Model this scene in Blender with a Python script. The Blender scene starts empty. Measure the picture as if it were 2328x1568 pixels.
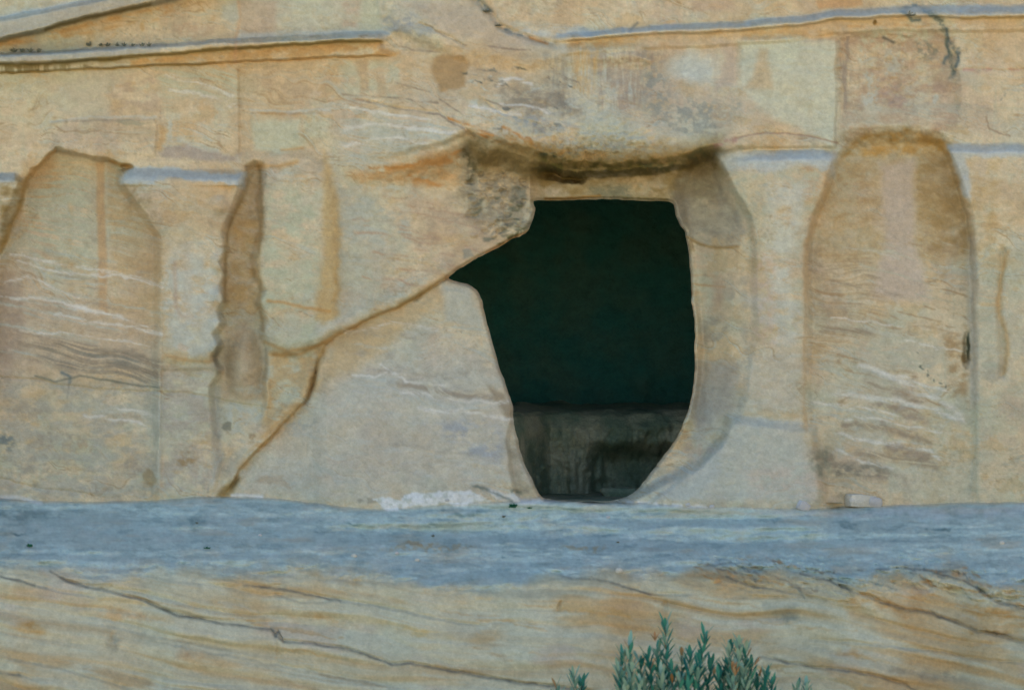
import bpy, math, random
import numpy as np
from mathutils import Vector
random.seed(7)
rng = np.random.default_rng(11)
S = 75.0; CD = 35.0; CX = 512.0; CY = 344.5; ZC = 5.4      # 75 px = 1 m on the facade plane, camera 35 m away

# ------------------------------------------------------------------ noise
def _hash(ix, iy, seed):
    h = (ix.astype(np.int64) * 374761393 + iy.astype(np.int64) * 668265263 + seed * 974634777) & 0xffffffff
    h = ((h ^ (h >> 13)) * 1274126177) & 0xffffffff
    h = h ^ (h >> 16)
    return (h & 0xffff).astype(np.float32) / 65535.0
def vnoise(x, y, seed=0):
    ix = np.floor(x); iy = np.floor(y)
    fx = (x - ix).astype(np.float32); fy = (y - iy).astype(np.float32)
    fx = fx * fx * fx * (fx * (fx * 6 - 15) + 10); fy = fy * fy * fy * (fy * (fy * 6 - 15) + 10)
    ix = ix.astype(np.int64); iy = iy.astype(np.int64)
    a = _hash(ix, iy, seed); b = _hash(ix + 1, iy, seed); c = _hash(ix, iy + 1, seed); d = _hash(ix + 1, iy + 1, seed)
    return (a + (b - a) * fx) * (1 - fy) + (c + (d - c) * fx) * fy
def fbm(x, y, oct=4, seed=0, gain=0.5):
    r = 0; a = 1; t = 0
    for i in range(oct):
        r = r + a * (vnoise(x, y, seed + i * 17) - 0.5) * 2; t += a
        a *= gain; c, s = 0.8, 0.6
        x, y = (x * c - y * s) * 2.03 + 13.7, (x * s + y * c) * 2.03 + 5.1
    return r / t
def fbs(x, y, oct=4, seed=0, gain=0.5):       # without rotation: keeps a stretch direction
    r = 0; a = 1; t = 0
    for i in range(oct):
        r = r + a * (vnoise(x, y, seed + i * 17) - 0.5) * 2; t += a
        a *= gain; x = x * 2.03 + 13.7; y = y * 2.03 + 5.1
    return r / t
def sst(t):
    t = np.clip(t, 0, 1); return t * t * (3 - 2 * t)

# ------------------------------------------------------------------ parameter grid (fine over the facade, coarse beyond)
def axis(a0, a1, lo, hi, step=1.0):
    core = np.arange(a0, a1 + step, step); l = []; v = a0; d = step
    while v > lo:
        d = min(d * 1.12, 60); v -= d; l.append(v)
    r = []; v = core[-1]; d = step
    while v < hi:
        d = min(d * 1.12, 60); v += d; r.append(v)
    return np.array(l[::-1] + list(core) + r)
ax = axis(-50, 1074, -2400, 3400)
ay = axis(-30, 712, -1200, 870)
X, Y = np.meshgrid(ax, ay)
X = X.astype(np.float32); Y = Y.astype(np.float32)
H, W = X.shape
print('grid', W, H)
# warped coordinates make every edge irregular
wx = fbm(X / 22, Y / 22, 4, 3) * 4.0 + fbm(X / 6, Y / 6, 3, 5) * 1.6
wy = fbm(X / 22, Y / 22, 4, 9) * 4.0 + fbm(X / 6, Y / 6, 3, 8) * 1.6

def seg_d2(px, py, a, b):
    ax_, ay_ = a; bx, by = b; dx, dy = bx - ax_, by - ay_
    t = np.clip(((px - ax_) * dx + (py - ay_) * dy) / (dx * dx + dy * dy + 1e-9), 0, 1)
    return (px - ax_ - t * dx) ** 2 + (py - ay_ - t * dy) ** 2
def sd_poly(pts, warp=0.5, x=None, y=None):
    x = X + wx * warp if x is None else x; y = Y + wy * warp if y is None else y
    d = np.full(x.shape, 1e9, np.float32); ins = np.zeros(x.shape, bool)
    n = len(pts)
    for i in range(n):
        a = pts[i]; b = pts[(i + 1) % n]
        d = np.minimum(d, seg_d2(x, y, a, b))
        if a[1] != b[1]:
            c = ((a[1] > y) != (b[1] > y)) & (x < (b[0] - a[0]) * (y - a[1]) / (b[1] - a[1]) + a[0])
            ins ^= c
    d = np.sqrt(d); return np.where(ins, -d, d)
class Box:                                    # local window for cheap strokes
    def __init__(s, pts, m):
        xs = [p[0] for p in pts]; ys = [p[1] for p in pts]
        i0, i1 = np.searchsorted(ax, [min(xs) - m, max(xs) + m]); j0, j1 = np.searchsorted(ay, [min(ys) - m, max(ys) + m])
        s.sl = (slice(j0, max(j1, j0 + 1)), slice(i0, max(i1, i0 + 1)))
def m_line(pts, w, warp=0.35):
    b = Box(pts, w * 4 + 8).sl; x = X[b] + wx[b] * warp; y = Y[b] + wy[b] * warp
    d = np.full(x.shape, 1e9, np.float32)
    for i in range(len(pts) - 1): d = np.minimum(d, seg_d2(x, y, pts[i], pts[i + 1]))
    return b, np.exp(-d / (w * w))
def m_poly(pts, soft=2.0, warp=0.8):
    b = Box(pts, soft * 2 + 10).sl
    s = sd_poly(pts, x=X[b] + wx[b] * warp, y=Y[b] + wy[b] * warp)
    return b, sst(0.5 - s / (2 * soft))
def m_blob(cx, cy, rx, ry, rot=0, warp=1.5, soft=0.5):
    r = max(rx, ry); b = Box([(cx - r, cy - r), (cx + r, cy + r)], 12).sl
    x = X[b] + wx[b] * warp - cx; y = Y[b] + wy[b] * warp - cy
    c, s = math.cos(rot), math.sin(rot)
    q = np.sqrt(((x * c + y * s) / rx) ** 2 + ((-x * s + y * c) / ry) ** 2)
    return b, sst((1 - q) / soft)
def I(a, xs, ys): return np.interp(a, xs, ys).astype(np.float32)

# ================================================================== RELIEF (metres, + = into the rock)
D = np.zeros((H, W), np.float32)
def lerp_to(val, m):
    global D
    D = D * (1 - m) + val * m
yw = Y + wy * 0.35; xw = X + wx * 0.35
# ---- upper left: raking moulding and cornice
def band(ytop_pts, prof, xa, xb, fade=8):
    """prof: list of (offset below the line, depth)"""
    xs, ys = zip(*ytop_pts)
    o = yw - I(X, xs, ys)
    m = sst((X - xa) / fade) * sst((xb - X) / fade) if xa > -40 else sst((xb - X) / fade)
    ps, pd = zip(*prof)
    return I(o, ps, pd) * m
rake = [(-300, 80), (0, 17), (100, -3), (175, -18), (300, -42)]
rk = [(-300, 80), (0, 40), (45, 29), (85, 18), (150, 4), (175, -1), (300, -30)]
o1 = yw - I(X, *zip(*rake)); o2 = yw - I(X, *zip(*rk))
D += -0.30 * sst(o1 / 5.0) * (1 - sst((o2 + 3) / 5.0)) * sst((260 - X) / 40)
corn = [(-300, 72), (0, 53), (100, 47), (170, 43), (235, 38), (345, 32), (400, 31)]
bot1 = [(-300, 80), (0, 64), (80, 61), (170, 54), (240, 48), (341, 42), (400, 42)]
bot2 = [(-300, 90), (0, 72.5), (90, 68), (200, 63), (340, 56), (400, 56)]
c0 = yw - I(X, *zip(*corn)); c1 = yw - I(X, *zip(*bot1)); c2 = yw - I(X, *zip(*bot2))
mc = sst((392 + wx * 1.2 - X) / 14)
thick = I(X, [0, 200, 260, 380], [3.0, 3.5, 6.0, 7.5])
D += (-0.36 * sst(c0 / thick) * (1 - sst((c1 + 2.5) / 4)) - 0.13 * sst((c1 + 2.5) / 4) * (1 - sst((c2 + 1.5) / 3.0))) * mc
# wall above the cornice is set back
D += 0.10 * (1 - sst(c0 / 5.0)) * mc * sst(o2 / 6 + 0.3)
# ---- upper right ledge
rl = [(540, 40), (559, 34), (638, 26), (700, 23), (748, 20), (800, 15), (836, 9), (902, 5), (1024, 4), (1500, -5)]
rth = I(X, [540, 640, 700, 900, 960, 1024], [5, 5, 7, 8, 10, 10])
r0 = yw - I(X, *zip(*rl))
mr = sst((X - 548) / 25)
D += mr * (0.12 * (1 - sst(r0 / rth)) - 0.16 * sst(r0 / rth) * (1 - sst((r0 - rth - 0.5) / 4)) - 0.05 * sst((r0 - rth) / 3) * (1 - sst((r0 - rth - 14) / 5)))
# smooth weathered slope between the two (left of the grey crack)
s, m = m_poly([(395, -40), (470, -40), (476, 0), (490, 10), (500, 24), (512, 32), (560, 46), (640, 48), (650, 62), (520, 66), (455, 52), (395, 30)], 8, 1.0)
D[s] += -0.10 * m + 0.10 * m * sst((30 - Y[s]) / 60)
# ---- vertical breaks of the entablature
m = sst((xw - 237) / 4) * sst((345 - X) / 60) * sst((160 - Y) / 12) * sst((Y - 62) / 8); D += 0.05 * m
m = sst((157 - xw) / 3) * sst((xw - 45) / 12) * sst((yw - 119 + 0.03 * (X - 100)) / 3) * sst((165 - Y) / 20); D += -0.035 * m
m = sst((335 - xw) / 8) * sst((xw - 248) / 5) * sst((yw - 112) / 3) * sst((150 - Y) / 20); D += -0.03 * m
m = sst((xw - 735) / 10) * sst((838 - xw) / 4) * sst((Y - 34) / 8) * sst((150 - Y) / 5); D += -0.06 * m
s, m = m_poly([(838, 36), (952, 34), (956, 70), (960, 128), (945, 140), (905, 124), (870, 128), (842, 146)], 4, 1.2)
D[s] += (0.10 * m - 0.08 * m * sst((60 - Y[s]) / 40)) * sst((126 - Y[s]) / 34)

# ---- recessed bays
bayL = [(-70, 330), (-12, 262), (0, 246), (9, 222), (20, 198), (28, 178), (45, 158), (55, 151), (75, 154), (110, 161), (130, 167.5), (126, 172),
        (124, 182), (142, 212), (165, 236), (166, 330), (163, 420), (160, 520), (-70, 520)]
sL = sd_poly(bayL, 0.9); D += I(Y, [0, 215, 290, 500], [.32, .32, .14, .07]) * sst(0.5 - sL / I(Y, [0, 165, 200, 260, 500], [5, 6, 9, 10, 12]))
bayR = [(808, 245), (812, 228), (824, 188), (838, 152), (850, 141), (872, 137), (905, 134), (934, 138), (947, 146), (955, 175), (972, 216), (976, 300),
        (977, 390), (978, 520), (806, 520), (806, 430)]
sR = sd_poly(bayR, 1.1)
D += I(Y, [0, 190, 300, 400, 500], [.34, .30, .15, .07, .05]) * sst(0.5 - sR / I(Y, [0, 135, 165, 190, 240, 500], [26, 24, 14, 10, 9, 12]))
# ---- engaged shafts
def shaft(yk, lo, li, ri, ro, front, y0, y1, ft=4, fb=10):
    global D
    a = I(Y, yk, lo); b = I(Y, yk, li); c = I(Y, yk, ri); d = I(Y, yk, ro)
    xx = X + wx * 0.3
    wd = np.minimum((b - a), 20) * .5
    p = sst((xx - a) / wd) * sst((d - xx) / wd) * sst((yw - y0) / ft) * sst((y1 - yw) / fb)
    hw = np.minimum((d - a) / 2, 60); q_ = np.where(d - a > 130, ((a + 60 - xx) / 60).clip(0, 1), (np.abs(xx - (a + d) / 2) / hw).clip(0, 1)); rnd = np.sqrt(1 - .8 * q_ ** 2)
    fr = front * I(Y, [0, 200, 270, 380, 600], [1, 1, .45, .25, .25]) if front < -.2 else front
    D = D * (1 - p) + (fr * rnd) * p
shaft([172, 184, 212, 236, 300, 500], [114, 115, 136, 152, 152, 150], [152, 154, 160, 182, 184, 182],
      [230, 228, 214, 204, 200, 202], [247, 247, 240, 231, 230, 229], -0.26, 167, 520, 14)
# ragged right edge of pilaster one: scallops
for (yy, r) in [(205, 7), (262, 9), (297, 8), (323, 8), (352, 8)]:
    s, m = m_blob(219, yy, 12, r * 1.6, 0, 0.6, 0.8); D[s] += -0.07 * m
s, m = m_poly([(166, 360), (215, 360), (213, 372), (190, 376), (166, 370)], 5, 0.7); D[s] += 0.05 * m
D += 0.05 * sst((yw - 366) / 6) * sst((X - 158) / 6) * sst((228 - X) / 6) * sst((500 - Y) / 30)   # plinth below the ring
# capital block at the far left
shaft([172, 182, 215, 250, 520], [-300] * 5, [-280] * 5, [10, 4, -14, -30, -30], [20, 27, 12, 1, -8], -0.24, 172, 520, 9)
# groove beside pilaster one
rec = [(247, 167), (254, 163), (262, 165), (264, 174), (259, 200), (262, 228), (257, 245), (254, 260), (256, 276), (263, 291), (258, 302), (265, 318), (262, 332), (268, 346), (270, 364), (265, 380), (266, 398), (262, 425), (240, 455),
       (218, 460), (212, 400), (212, 386), (222, 370), (213, 357), (222, 345), (215, 334), (224, 322), (219, 311), (227, 300), (222, 286), (227, 275), (221, 262), (227, 250), (224, 232), (236, 204), (244, 184)]
s, m = m_poly(rec, 4.5, 0.2); D[s] = D[s] * (1 - m) + (0.19 - 0.14 * sst((Y[s] - 380) / 70)) * m
s, m = m_blob(244, 366, 20, 44, 0, 0.5, 0.9); D[s] += -0.20 * m
# chalice of column two
s, m = m_poly([(264, 170), (325, 166), (338, 200), (340, 310), (330, 330), (318, 346), (290, 352), (268, 344), (262, 320), (256, 290), (257, 258), (263, 228)], 10, 0.6)
D[s] += -0.10 * m
s, m = m_poly([(268, 352), (300, 356), (322, 344), (314, 392), (296, 412), (262, 442), (240, 468), (226, 492), (214, 492), (222, 460), (258, 430), (268, 400)], 4, 0.3)
D[s] = D[s] * (1 - m) + 0.09 * m
s, m = m_line([(266, 345), (290, 355), (318, 349), (340, 332)], 3.2, 0.5); D[s] += 0.02 * m
s, m = m_poly([(300, 350), (341, 330), (326, 352), (318, 385), (305, 402), (312, 372)], 5, 0.5); D[s] += 0.07 * m
# ---- overhang above the doorway
oh = sst((X - 330) / 160) * sst((790 - X) / 90) * sst((Y - 40) / 110)
und = I(X, [300, 345, 400, 440, 468, 500, 530, 560, 600, 650, 700, 715, 760], [176, 172, 160, 150, 137, 146, 158, 168, 171, 166, 160, 157, 150])
oo = yw + wy * 0.4 - und
rec_d = I(X, [330, 400, 460, 530, 545, 680, 700, 720], [0.02, 0.10, 0.16, 0.2, 0.42, 0.42, 0.3, 0.0])
wid = I(X, [330, 460, 530, 545, 680, 720], [26, 30, 22, 9, 9, 8])
D += -0.42 * oh * (1 - sst(oo / wid)) * (1 - .35 * sst((oo + 10) / 10)) + sst(oo / wid) * rec_d * sst((716 - X) / 14) * sst((X - 330) / 20) * sst((330 - Y) / 60)
s, m = m_blob(565, 176, 34, 8, 0.05, 1.2, 0.7); D[s] += 0.18 * m
# broken masonry left of the opening
for k in range(46):
    cx = rng.uniform(468, 530); cy = rng.uniform(170, 245)
    if (cx - 447) * 0.45 + cy > 277 - 0: continue
    s, m = m_blob(cx, cy, rng.uniform(3, 8), rng.uniform(2, 4), rng.uniform(-.3, .1), 0.6, 0.5); D[s] += rng.choice([-1, 1]) * 0.035 * m

# ---- door hole
hole = [(447, 277.5), (456, 270), (465, 265), (476, 259), (487, 252), (497, 248), (505, 243), (512, 238), (520, 236), (528, 231), (531, 226), (533, 218), (536, 208),
        (533, 203), (534, 200), (548, 200.5), (575, 200), (592, 199), (610, 198.5), (630, 200), (650, 201), (674, 201), (675.5, 214), (680, 224), (685, 231), (687, 240),
        (690, 262), (691, 285), (691.5, 303), (694, 318), (695, 335), (694.5, 350), (695, 372), (693, 392), (688, 412), (680, 430), (672, 444),
        (660, 460), (650, 474), (640, 486), (631, 494), (620, 498), (605, 501), (582, 501), (560, 500), (543, 498), (538, 492), (532, 478), (525, 466), (521, 452), (517, 436),
        (513.5, 420), (513.5, 408), (509, 394), (500, 368), (493, 345), (486, 318), (482, 300), (477, 289), (469, 284), (458, 281), (449, 278.5)]
def densify(p, n=4):
    o = []
    for i in range(len(p)):
        a, b = np.array(p[i], float), np.array(p[(i + 1) % len(p)], float)
        for k in range(n): o.append(a + (b - a) * k / n)
    o = np.array(o)
    for _ in range(3): o = 0.25 * np.roll(o, 1, 0) + 0.5 * o + 0.25 * np.roll(o, -1, 0)
    nn = fbm(o[:, 0] / 7, o[:, 1] / 7, 3, 77)
    t = np.roll(o, -1, 0) - np.roll(o, 1, 0); t /= np.linalg.norm(t, axis=1)[:, None] + 1e-9
    return o + np.stack([t[:, 1], -t[:, 0]], 1) * nn[:, None] * 1.0
rim = densify(hole, 5)
hb = Box(hole, 60).sl
SH = np.full((H, W), 60.0, np.float32)
SH[hb] = sd_poly([tuple(p) for p in rim], x=X[hb], y=Y[hb])

# ---- right jamb
jam = [(676, 190), (690, 160), (715, 152), (726, 190), (742, 216), (748, 250), (750, 330), (753, 372), (748, 400), (735, 415), (722, 440), (700, 462), (640, 490), (690, 420), (697, 350), (690, 262)]
s, m = m_poly(jam, 9, 0.2); D[s] = D[s] * (1 - m) + (0.02 + 0.50 * sst((748 - X[s]) / 62) * sst((470 - Y[s]) / 90) + 0.06 * sst((240 - Y[s]) / 14)) * m

s, m = m_line([(686, 236), (700, 243), (716, 247), (738, 246)], 1.6, 0.2); D[s] += -0.03 * m
# ---- column three
shaft([150, 158, 190, 215, 240, 330, 415, 430, 470, 505], [712, 714, 728, 743, 748, 750, 735, 722, 690, 640], [724, 730, 748, 766, 776, 778, 772, 756, 736, 704],
      [822, 816, 800, 788, 782, 782, 784, 788, 796, 798], [841, 840, 832, 820, 814, 813, 814, 820, 828, 832], -0.26, 147, 560, 14)
# base of column three swells outward
s, m = m_poly([(730, 418), (812, 428), (822, 470), (822, 520), (600, 520), (640, 492), (700, 462), (722, 440)], 6, 0.4)
D[s] += -(0.10 + 0.0022 * (Y[s] - 420).clip(0, 90)) * m
# ---- column four at the right edge
shaft([146, 160, 180, 216, 300, 400, 520], [940, 946, 954, 966, 970, 970, 970], [966, 970, 980, 994, 996, 994, 994], [1400] * 7, [1500] * 7, -0.22, 142, 560, 11)
s, m = m_line([(1003, 250), (1001, 275), (999, 300), (1000, 330), (1003, 355), (1002, 375)], 3.5, 0.3); D[s] += 0.05 * m
s, m = m_blob(966, 350, 5, 22, 0, .8, .7); D[s] += 0.10 * m

# ---- the great slab below the diagonal crack
crack = [(447, 279), (430, 289), (414, 298), (400, 306.5), (385, 312), (366, 320), (341, 333), (326, 345), (319, 361), (313, 384), (307, 398), (292, 416), (277, 430), (262, 444), (250, 459), (240, 470), (232, 484), (224, 494)]
slab = crack + [(215, 520), (560, 520), (543, 499), (530, 470), (520, 440), (513, 405), (500, 368), (486, 318), (477, 289), (466, 283)]
s, m = m_poly(slab, 2.0, 0.15)
ycr = np.interp(X[s], [p[0] for p in crack[::-1]], [p[1] for p in crack[::-1]]).astype(np.float32)
dy = (Y[s] - ycr).clip(0, 300)
sl = 0.10 - 0.0023 * dy - 0.05 * sst(dy / 14)
D[s] = D[s] * (1 - m) + sl * m
s, m = m_line([(p[0] - 2, p[1] - 7) for p in crack], 9, 0.4); D[s] += -0.10 * m
s, m = m_line(crack, 1.6, 0.6); D[s] += 0.05 * m * (.6 + .4 * sst(fbm(X[s] / 12, Y[s] / 12, 2, 181) * 3 + .5))
# roll the stone into the opening
D += 0.10 * np.exp(-(SH.clip(0, 60) / 1.8) ** 2) * (SH < 59)
# lower inner face of the slab beside the opening
s, m = m_poly([(513, 410), (508, 440), (511, 470), (516, 492), (522, 499), (545, 499), (532, 470), (520, 440)], 3, 0.3); D[s] += 0.10 * m

D *= 1.3
# ---- ledge and lower slope
top = [(-400, 498), (0, 497), (30, 500), (90, 501), (150, 500), (185, 497), (215, 495), (260, 497), (300, 500), (341, 506), (383, 508.5), (430, 505), (462, 502), (488, 502), (520, 500), (540, 499), (560, 500.5),
       (605, 501.5), (640, 502), (700, 506), (740, 506), (803, 508), (840, 506), (900, 504), (960, 502), (1024, 501), (1500, 500)]
yt = I(X, *zip(*top)) + fbm(X / 14, X * 0, 3, 21) * 1.2
low = [(-400, 545), (0, 556), (45, 566), (100, 572), (150, 562), (200, 566), (250, 571), (300, 566), (341, 570), (400, 575), (480, 577), (560, 571), (640, 566), (700, 560), (740, 559), (790, 566), (850, 572), (890, 566), (930, 566), (965, 566), (1000, 578), (1040, 590), (1500, 640)]
yl = I(X, *zip(*low)) + fbm(X / 34, X * 0, 4, 31) * 9
below = (Y - yt)
m = sst(below / 2.0)
jr = np.clip(np.searchsorted(ay, (yt[0] - 3)), 0, H - 1); foot = D[jr, np.arange(W)]
foot = np.where((ax > 520) & (ax < 650), np.interp(ax, [520, 650], [np.interp(520, ax, foot), np.interp(650, ax, foot)]), foot)
for _ in range(60): foot = 0.25 * np.roll(foot, 1) + 0.5 * foot + 0.25 * np.roll(foot, -1)
dipx = [-300, 0, 200, 400, 600, 800, 1024, 1400]; dipy = [-40, 0, 46, 78, 98, 132, 190, 260]
sy = Y - I(X, dipx, dipy) * 0.75 + fbm(X / 120, Y / 60, 3, 51) * 10
rib = fbs(X / 130, sy / 5.5, 4, 53, 0.6)
edge = fbm(X / 90, Y / 30, 2, 34) * 20
jum = sst((X - 660) / 80) * np.exp(-((Y - yl - 8) / 20) ** 2)
g_led = 0.040 * (1 + 1.1 * fbs(X / 240, Y / 6, 2, 42)).clip(.1, 3)
g_slo = 0.0088
tt = sst((Y - yl + 10 + edge) / 40)
g_ = g_led * (1 - tt) + g_slo * tt
g_ = g_ * (Y > yt) * (1 - sst((Y - 712) / 20) * .6)
yls = I(X, *zip(*low))
tt = sst((Y - yls + 10 + edge) / 40); g_ = (g_led * (1 - tt) + g_slo * tt) * (Y > I(X, *zip(*top))) * (1 - sst((Y - 712) / 20) * .6)
acc = np.cumsum(g_ * np.gradient(ay).astype(np.float32)[:, None], axis=0)
for _ in range(60): acc[:, 1:-1] = 0.25 * acc[:, :-2] + 0.5 * acc[:, 1:-1] + 0.25 * acc[:, 2:]
q_ = sst((Y - (yt - 14)) / 13) * (Y <= yt + 1) * (1 - ((X > 505) & (X < 660)))
D = D * (1 - q_) + foot[None, :] * q_
D = D * (1 - m) + (foot[None, :] * (1 - 0.999 * sst(below / 40)) - 0.15 * sst(below / 40) - .01 - acc) * m
led = m * (1 - sst((Y - yl) / 10))
slo = sst((Y - yl + 2) / 10)
slo2 = sst((Y - yl + 12) / 20)
D += slo2 * (np.abs(fbs(X / 300, sy / 16.0, 2, 53, .5)) * -0.13 + fbs(X / 90, sy / 4, 3, 45) * .010) + slo2 * fbm(X / 60, Y / 34, 3, 57) * 0.06
D += led * (fbm(X / 46, Y / 9, 4, 43) * .10 + fbm(X / 9, Y / 4, 2, 48) * .02) * sst(below / 8)
D += jum * fbm(X / 18, sy / 6, 4, 46, .6) * .22 + np.exp(-((Y - yl - 4) / 14) ** 2) * m * fbm(X / 24, Y / 7, 4, 49, .6) * .10
# bedding cracks of the slope: small steps that catch sky above, undercut below
def bed(pts, depth=0.05, w=1.6, warp=0.3):
    global D
    b = Box(pts, 40).sl; pp = sorted(pts); x = X[b]; o = Y[b] + wy[b] * warp - I(x, [p[0] for p in pp], [p[1] for p in pp])
    m = sst((x - pp[0][0]) / 14) * sst((pp[-1][0] - x) / 14)
    D[b] += m * depth * (0.5 * np.exp(-((o + 1.2) / 1.1) ** 2) - 1.1 * sst(o / 2.2) * (1 - sst((o - 5) / 24)))
L2 = [(50, 570), (66, 580), (85, 586), (110, 591), (140, 598), (158, 606), (175, 614), (200, 619), (235, 624), (270, 628), (278, 631), (275, 635), (283, 640), (310, 643), (341, 647), (360, 652), (392, 663), (410, 662), (450, 670), (490, 677), (520, 683), (548, 685), (600, 692)]
bed(L2, 0.09, 1.7, 0.15)
bed([(0, 575), (15, 579), (35, 584), (60, 591), (100, 598)], 0.05)
bed([(243, 586), (248, 584), (280, 589), (310, 593), (341, 600), (370, 604), (400, 610), (450, 620), (480, 625)], 0.05, 1.3)
bed([(268, 592), (290, 598), (300, 601), (318, 602), (330, 600), (341, 600)], 0.04, 1.2)
bed([(530, 566), (560, 573), (570, 577), (590, 577), (610, 582), (640, 590), (655, 594), (700, 594)], 0.05, 1.4)
bed([(700, 573), (725, 578), (745, 584), (775, 590), (790, 594), (830, 600), (860, 604)], 0.05, 1.4, .6)
bed([(790, 570), (810, 572), (830, 580), (850, 590), (878, 600), (905, 609), (930, 613), (960, 623), (980, 632), (1005, 637), (1040, 648)], 0.10, 2.2, .4)
bed([(840, 566), (860, 578), (880, 586)], 0.06, 1.4, .6)
bed([(925, 566), (945, 574), (968, 580), (985, 592), (990, 598), (1012, 606), (1040, 612)], 0.08, 2.2, .6)
bed([(760, 657), (790, 663), (815, 667), (850, 670), (880, 677), (902, 683), (920, 692)], 0.07, 1.8, .5)
bed([(0, 671), (20, 674), (40, 680)], 0.06, 1.8); bed([(0, 655), (60, 668), (140, 690)], 0.04, 1.8)
bed([(410, 655), (470, 662), (540, 670)], 0.0, 1)
bed([(800, 640), (880, 644), (940, 652), (1030, 664)], 0.04, 1.8, .7)
bed([(560, 645), (620, 655), (660, 662), (760, 672)], 0.03, 2.0, .7)
bed([(150, 640), (300, 668), (420, 692)], 0.03, 2.2, .7)
for (cx, cy, rx, ry, d) in [(560, 603, 3, 8, .05), (664, 606, 3, 7, .05), (115, 636, 5, 9, .05), (182, 563, 5, 3, .05), (480, 623, 12, 1.6, .04), (735, 650, 8, 2.5, .05)]:
    s, m = m_blob(cx, cy, rx, ry, .2, .8, .8); D[s] += d * m
# facade strata and weathering
fac = 1 - sst(below / 2.0)
sf = Y - 0.17 * X + fbm(X / 90, Y / 60, 3, 61) * 14
D += fac * (fbs(X / 90, sf / 4, 4, 63, 0.6) * 0.006 + fbm(X / 70, Y / 70, 4, 65) * 0.035 + fbm(X / 9, Y / 9, 3, 67) * 0.006)
rough = np.zeros_like(D)
for (cx, cy, rx, ry, a) in [(570, 115, 110, 60, .8), (500, 190, 60, 60, 1.4), (600, 150, 110, 34, 1.9), (900, 70, 60, 60, .9), (630, 60, 90, 40, .5), (350, 90, 120, 50, .2), (920, 430, 80, 70, .3), (200, 440, 60, 60, .3)]:
    s, m = m_blob(cx, cy, rx, ry, 0, 1, .9); rough[s] += a * m
D += fac * rough * (fbm(X / 7, Y / 5, 4, 69, .6) * 0.045)
for pts, d, w in [([(476, 0), (484, 8), (491, 13), (498, 24), (507, 29), (530, 38), (556, 44)], .08, 3.0), ([(420, 24), (450, 36), (462, 44)], .03, 1.2), ([(356, 99), (400, 107), (438, 112), (460, 124), (476, 138)], .03, 1.1),
                  ([(480, 98), (500, 112), (540, 124)], .03, 1.1), ([(0, 377), (40, 380), (62, 385), (100, 388), (160, 392), (190, 392), (225, 400), (270, 408)], .03, 1.0),
                  ([(958, 70), (975, 68), (1000, 71), (1024, 70)], .02, 1.0), ([(735, 138), (765, 132), (800, 135), (838, 144)], .012, 1.0), ([(0, 478), (45, 488), (90, 494)], .025, 1.2),
                  ([(160, 240), (164, 330), (162, 420), (157, 490)], .012, 1.0), ([(806, 245), (806, 430)], .02, 1.4), ([(447, 278), (430, 266), (400, 260), (350, 258)], .012, 1.0)]:
    s, m = m_line(pts, w, .4); D[s] += d * m
# keep what lies beyond the picture calm, lean the cliff back at the very top
D += fac * (fbm(X / 3.5, Y / 3, 2, 171) * .004 + fbm(X / 26, Y / 20, 4, 173, .6) * .018)
D += ((-40 - Y).clip(0, 2000) / S) * 0.10
D = D.astype(np.float32)
ground_z = 0.0

# ================================================================== COLOUR of the stone (stains and beds, with some shade and sky light painted in)
C = np.empty((H, W, 3), np.float32); C[:] = (207, 189, 152)
def cmap(c):
    f = float(np.interp(c[0], [60, 150, 178, 190, 201, 208, 222], [1, 1.04, 1.05, 1.03, .93, .88, .88]))
    sat = (c[0] - c[2]) / c[0]; g = float(np.interp(sat, [0, .1, .2, .33, .48, .6], [0, .01, .03, .035, .01, 0])); b = float(np.interp(sat, [0, .1, .17, .25, .33, .45, .6], [-.04, -.03, -.01, .07, .08, .02, -.03]))
    return (c[0] * f, c[1] * (f + g), c[2] * (f + b))
def mixc(col, m, sl=(slice(None), slice(None))):
    col = cmap(col)
    C[sl] = C[sl] * (1 - m[..., None]) + np.array(col, np.float32) * m[..., None]
PALE = (201, 194, 168); WHITE = (208, 205, 190); TAN = (178, 153, 121); GREY = (160, 153, 140); OCHRE = (188, 150, 98); RUST = (182, 124, 66); OLIVE = (118, 104, 66); DARK = (84, 82, 60); MAUVE = (166, 148, 128); SLATE = (112, 120, 118)
n1 = fbm(X / 60, Y / 45, 5, 101); n2 = fbm(X / 35, Y / 50, 5, 103); n3 = fbs(X / 70, sf / 6, 5, 105, .65); n4 = fbm(X / 11, Y / 11, 4, 107, .6)
vstr = fbs(X / 4.5, Y / 60, 4, 109, .6)                      # rain streaks
mixc(PALE, sst(n1 * 1.6 + .15) * .75)
mixc(TAN, sst(n2 * 1.8 - .1) * .65)
mixc(PALE, sst(n3 * 2.2 - .25) * .35 * fac)
mixc(TAN, sst(-n3 * 2.2 - .35) * .35 * fac)
mixc(MAUVE, sst(fbm(X / 80, Y / 60, 4, 111) * 2.4 - .7) * .3)
mixc(OCHRE, sst(fbm(X / 45, Y / 35, 5, 113) * 2.4 - .75) * .45 * fac)
mixc(TAN, sst(vstr * 2 - .3) * .35 * fac * sst((200 - Y) / 60))
mixc(PALE, sst(-vstr * 2 - .4) * .35 * fac)
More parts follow.
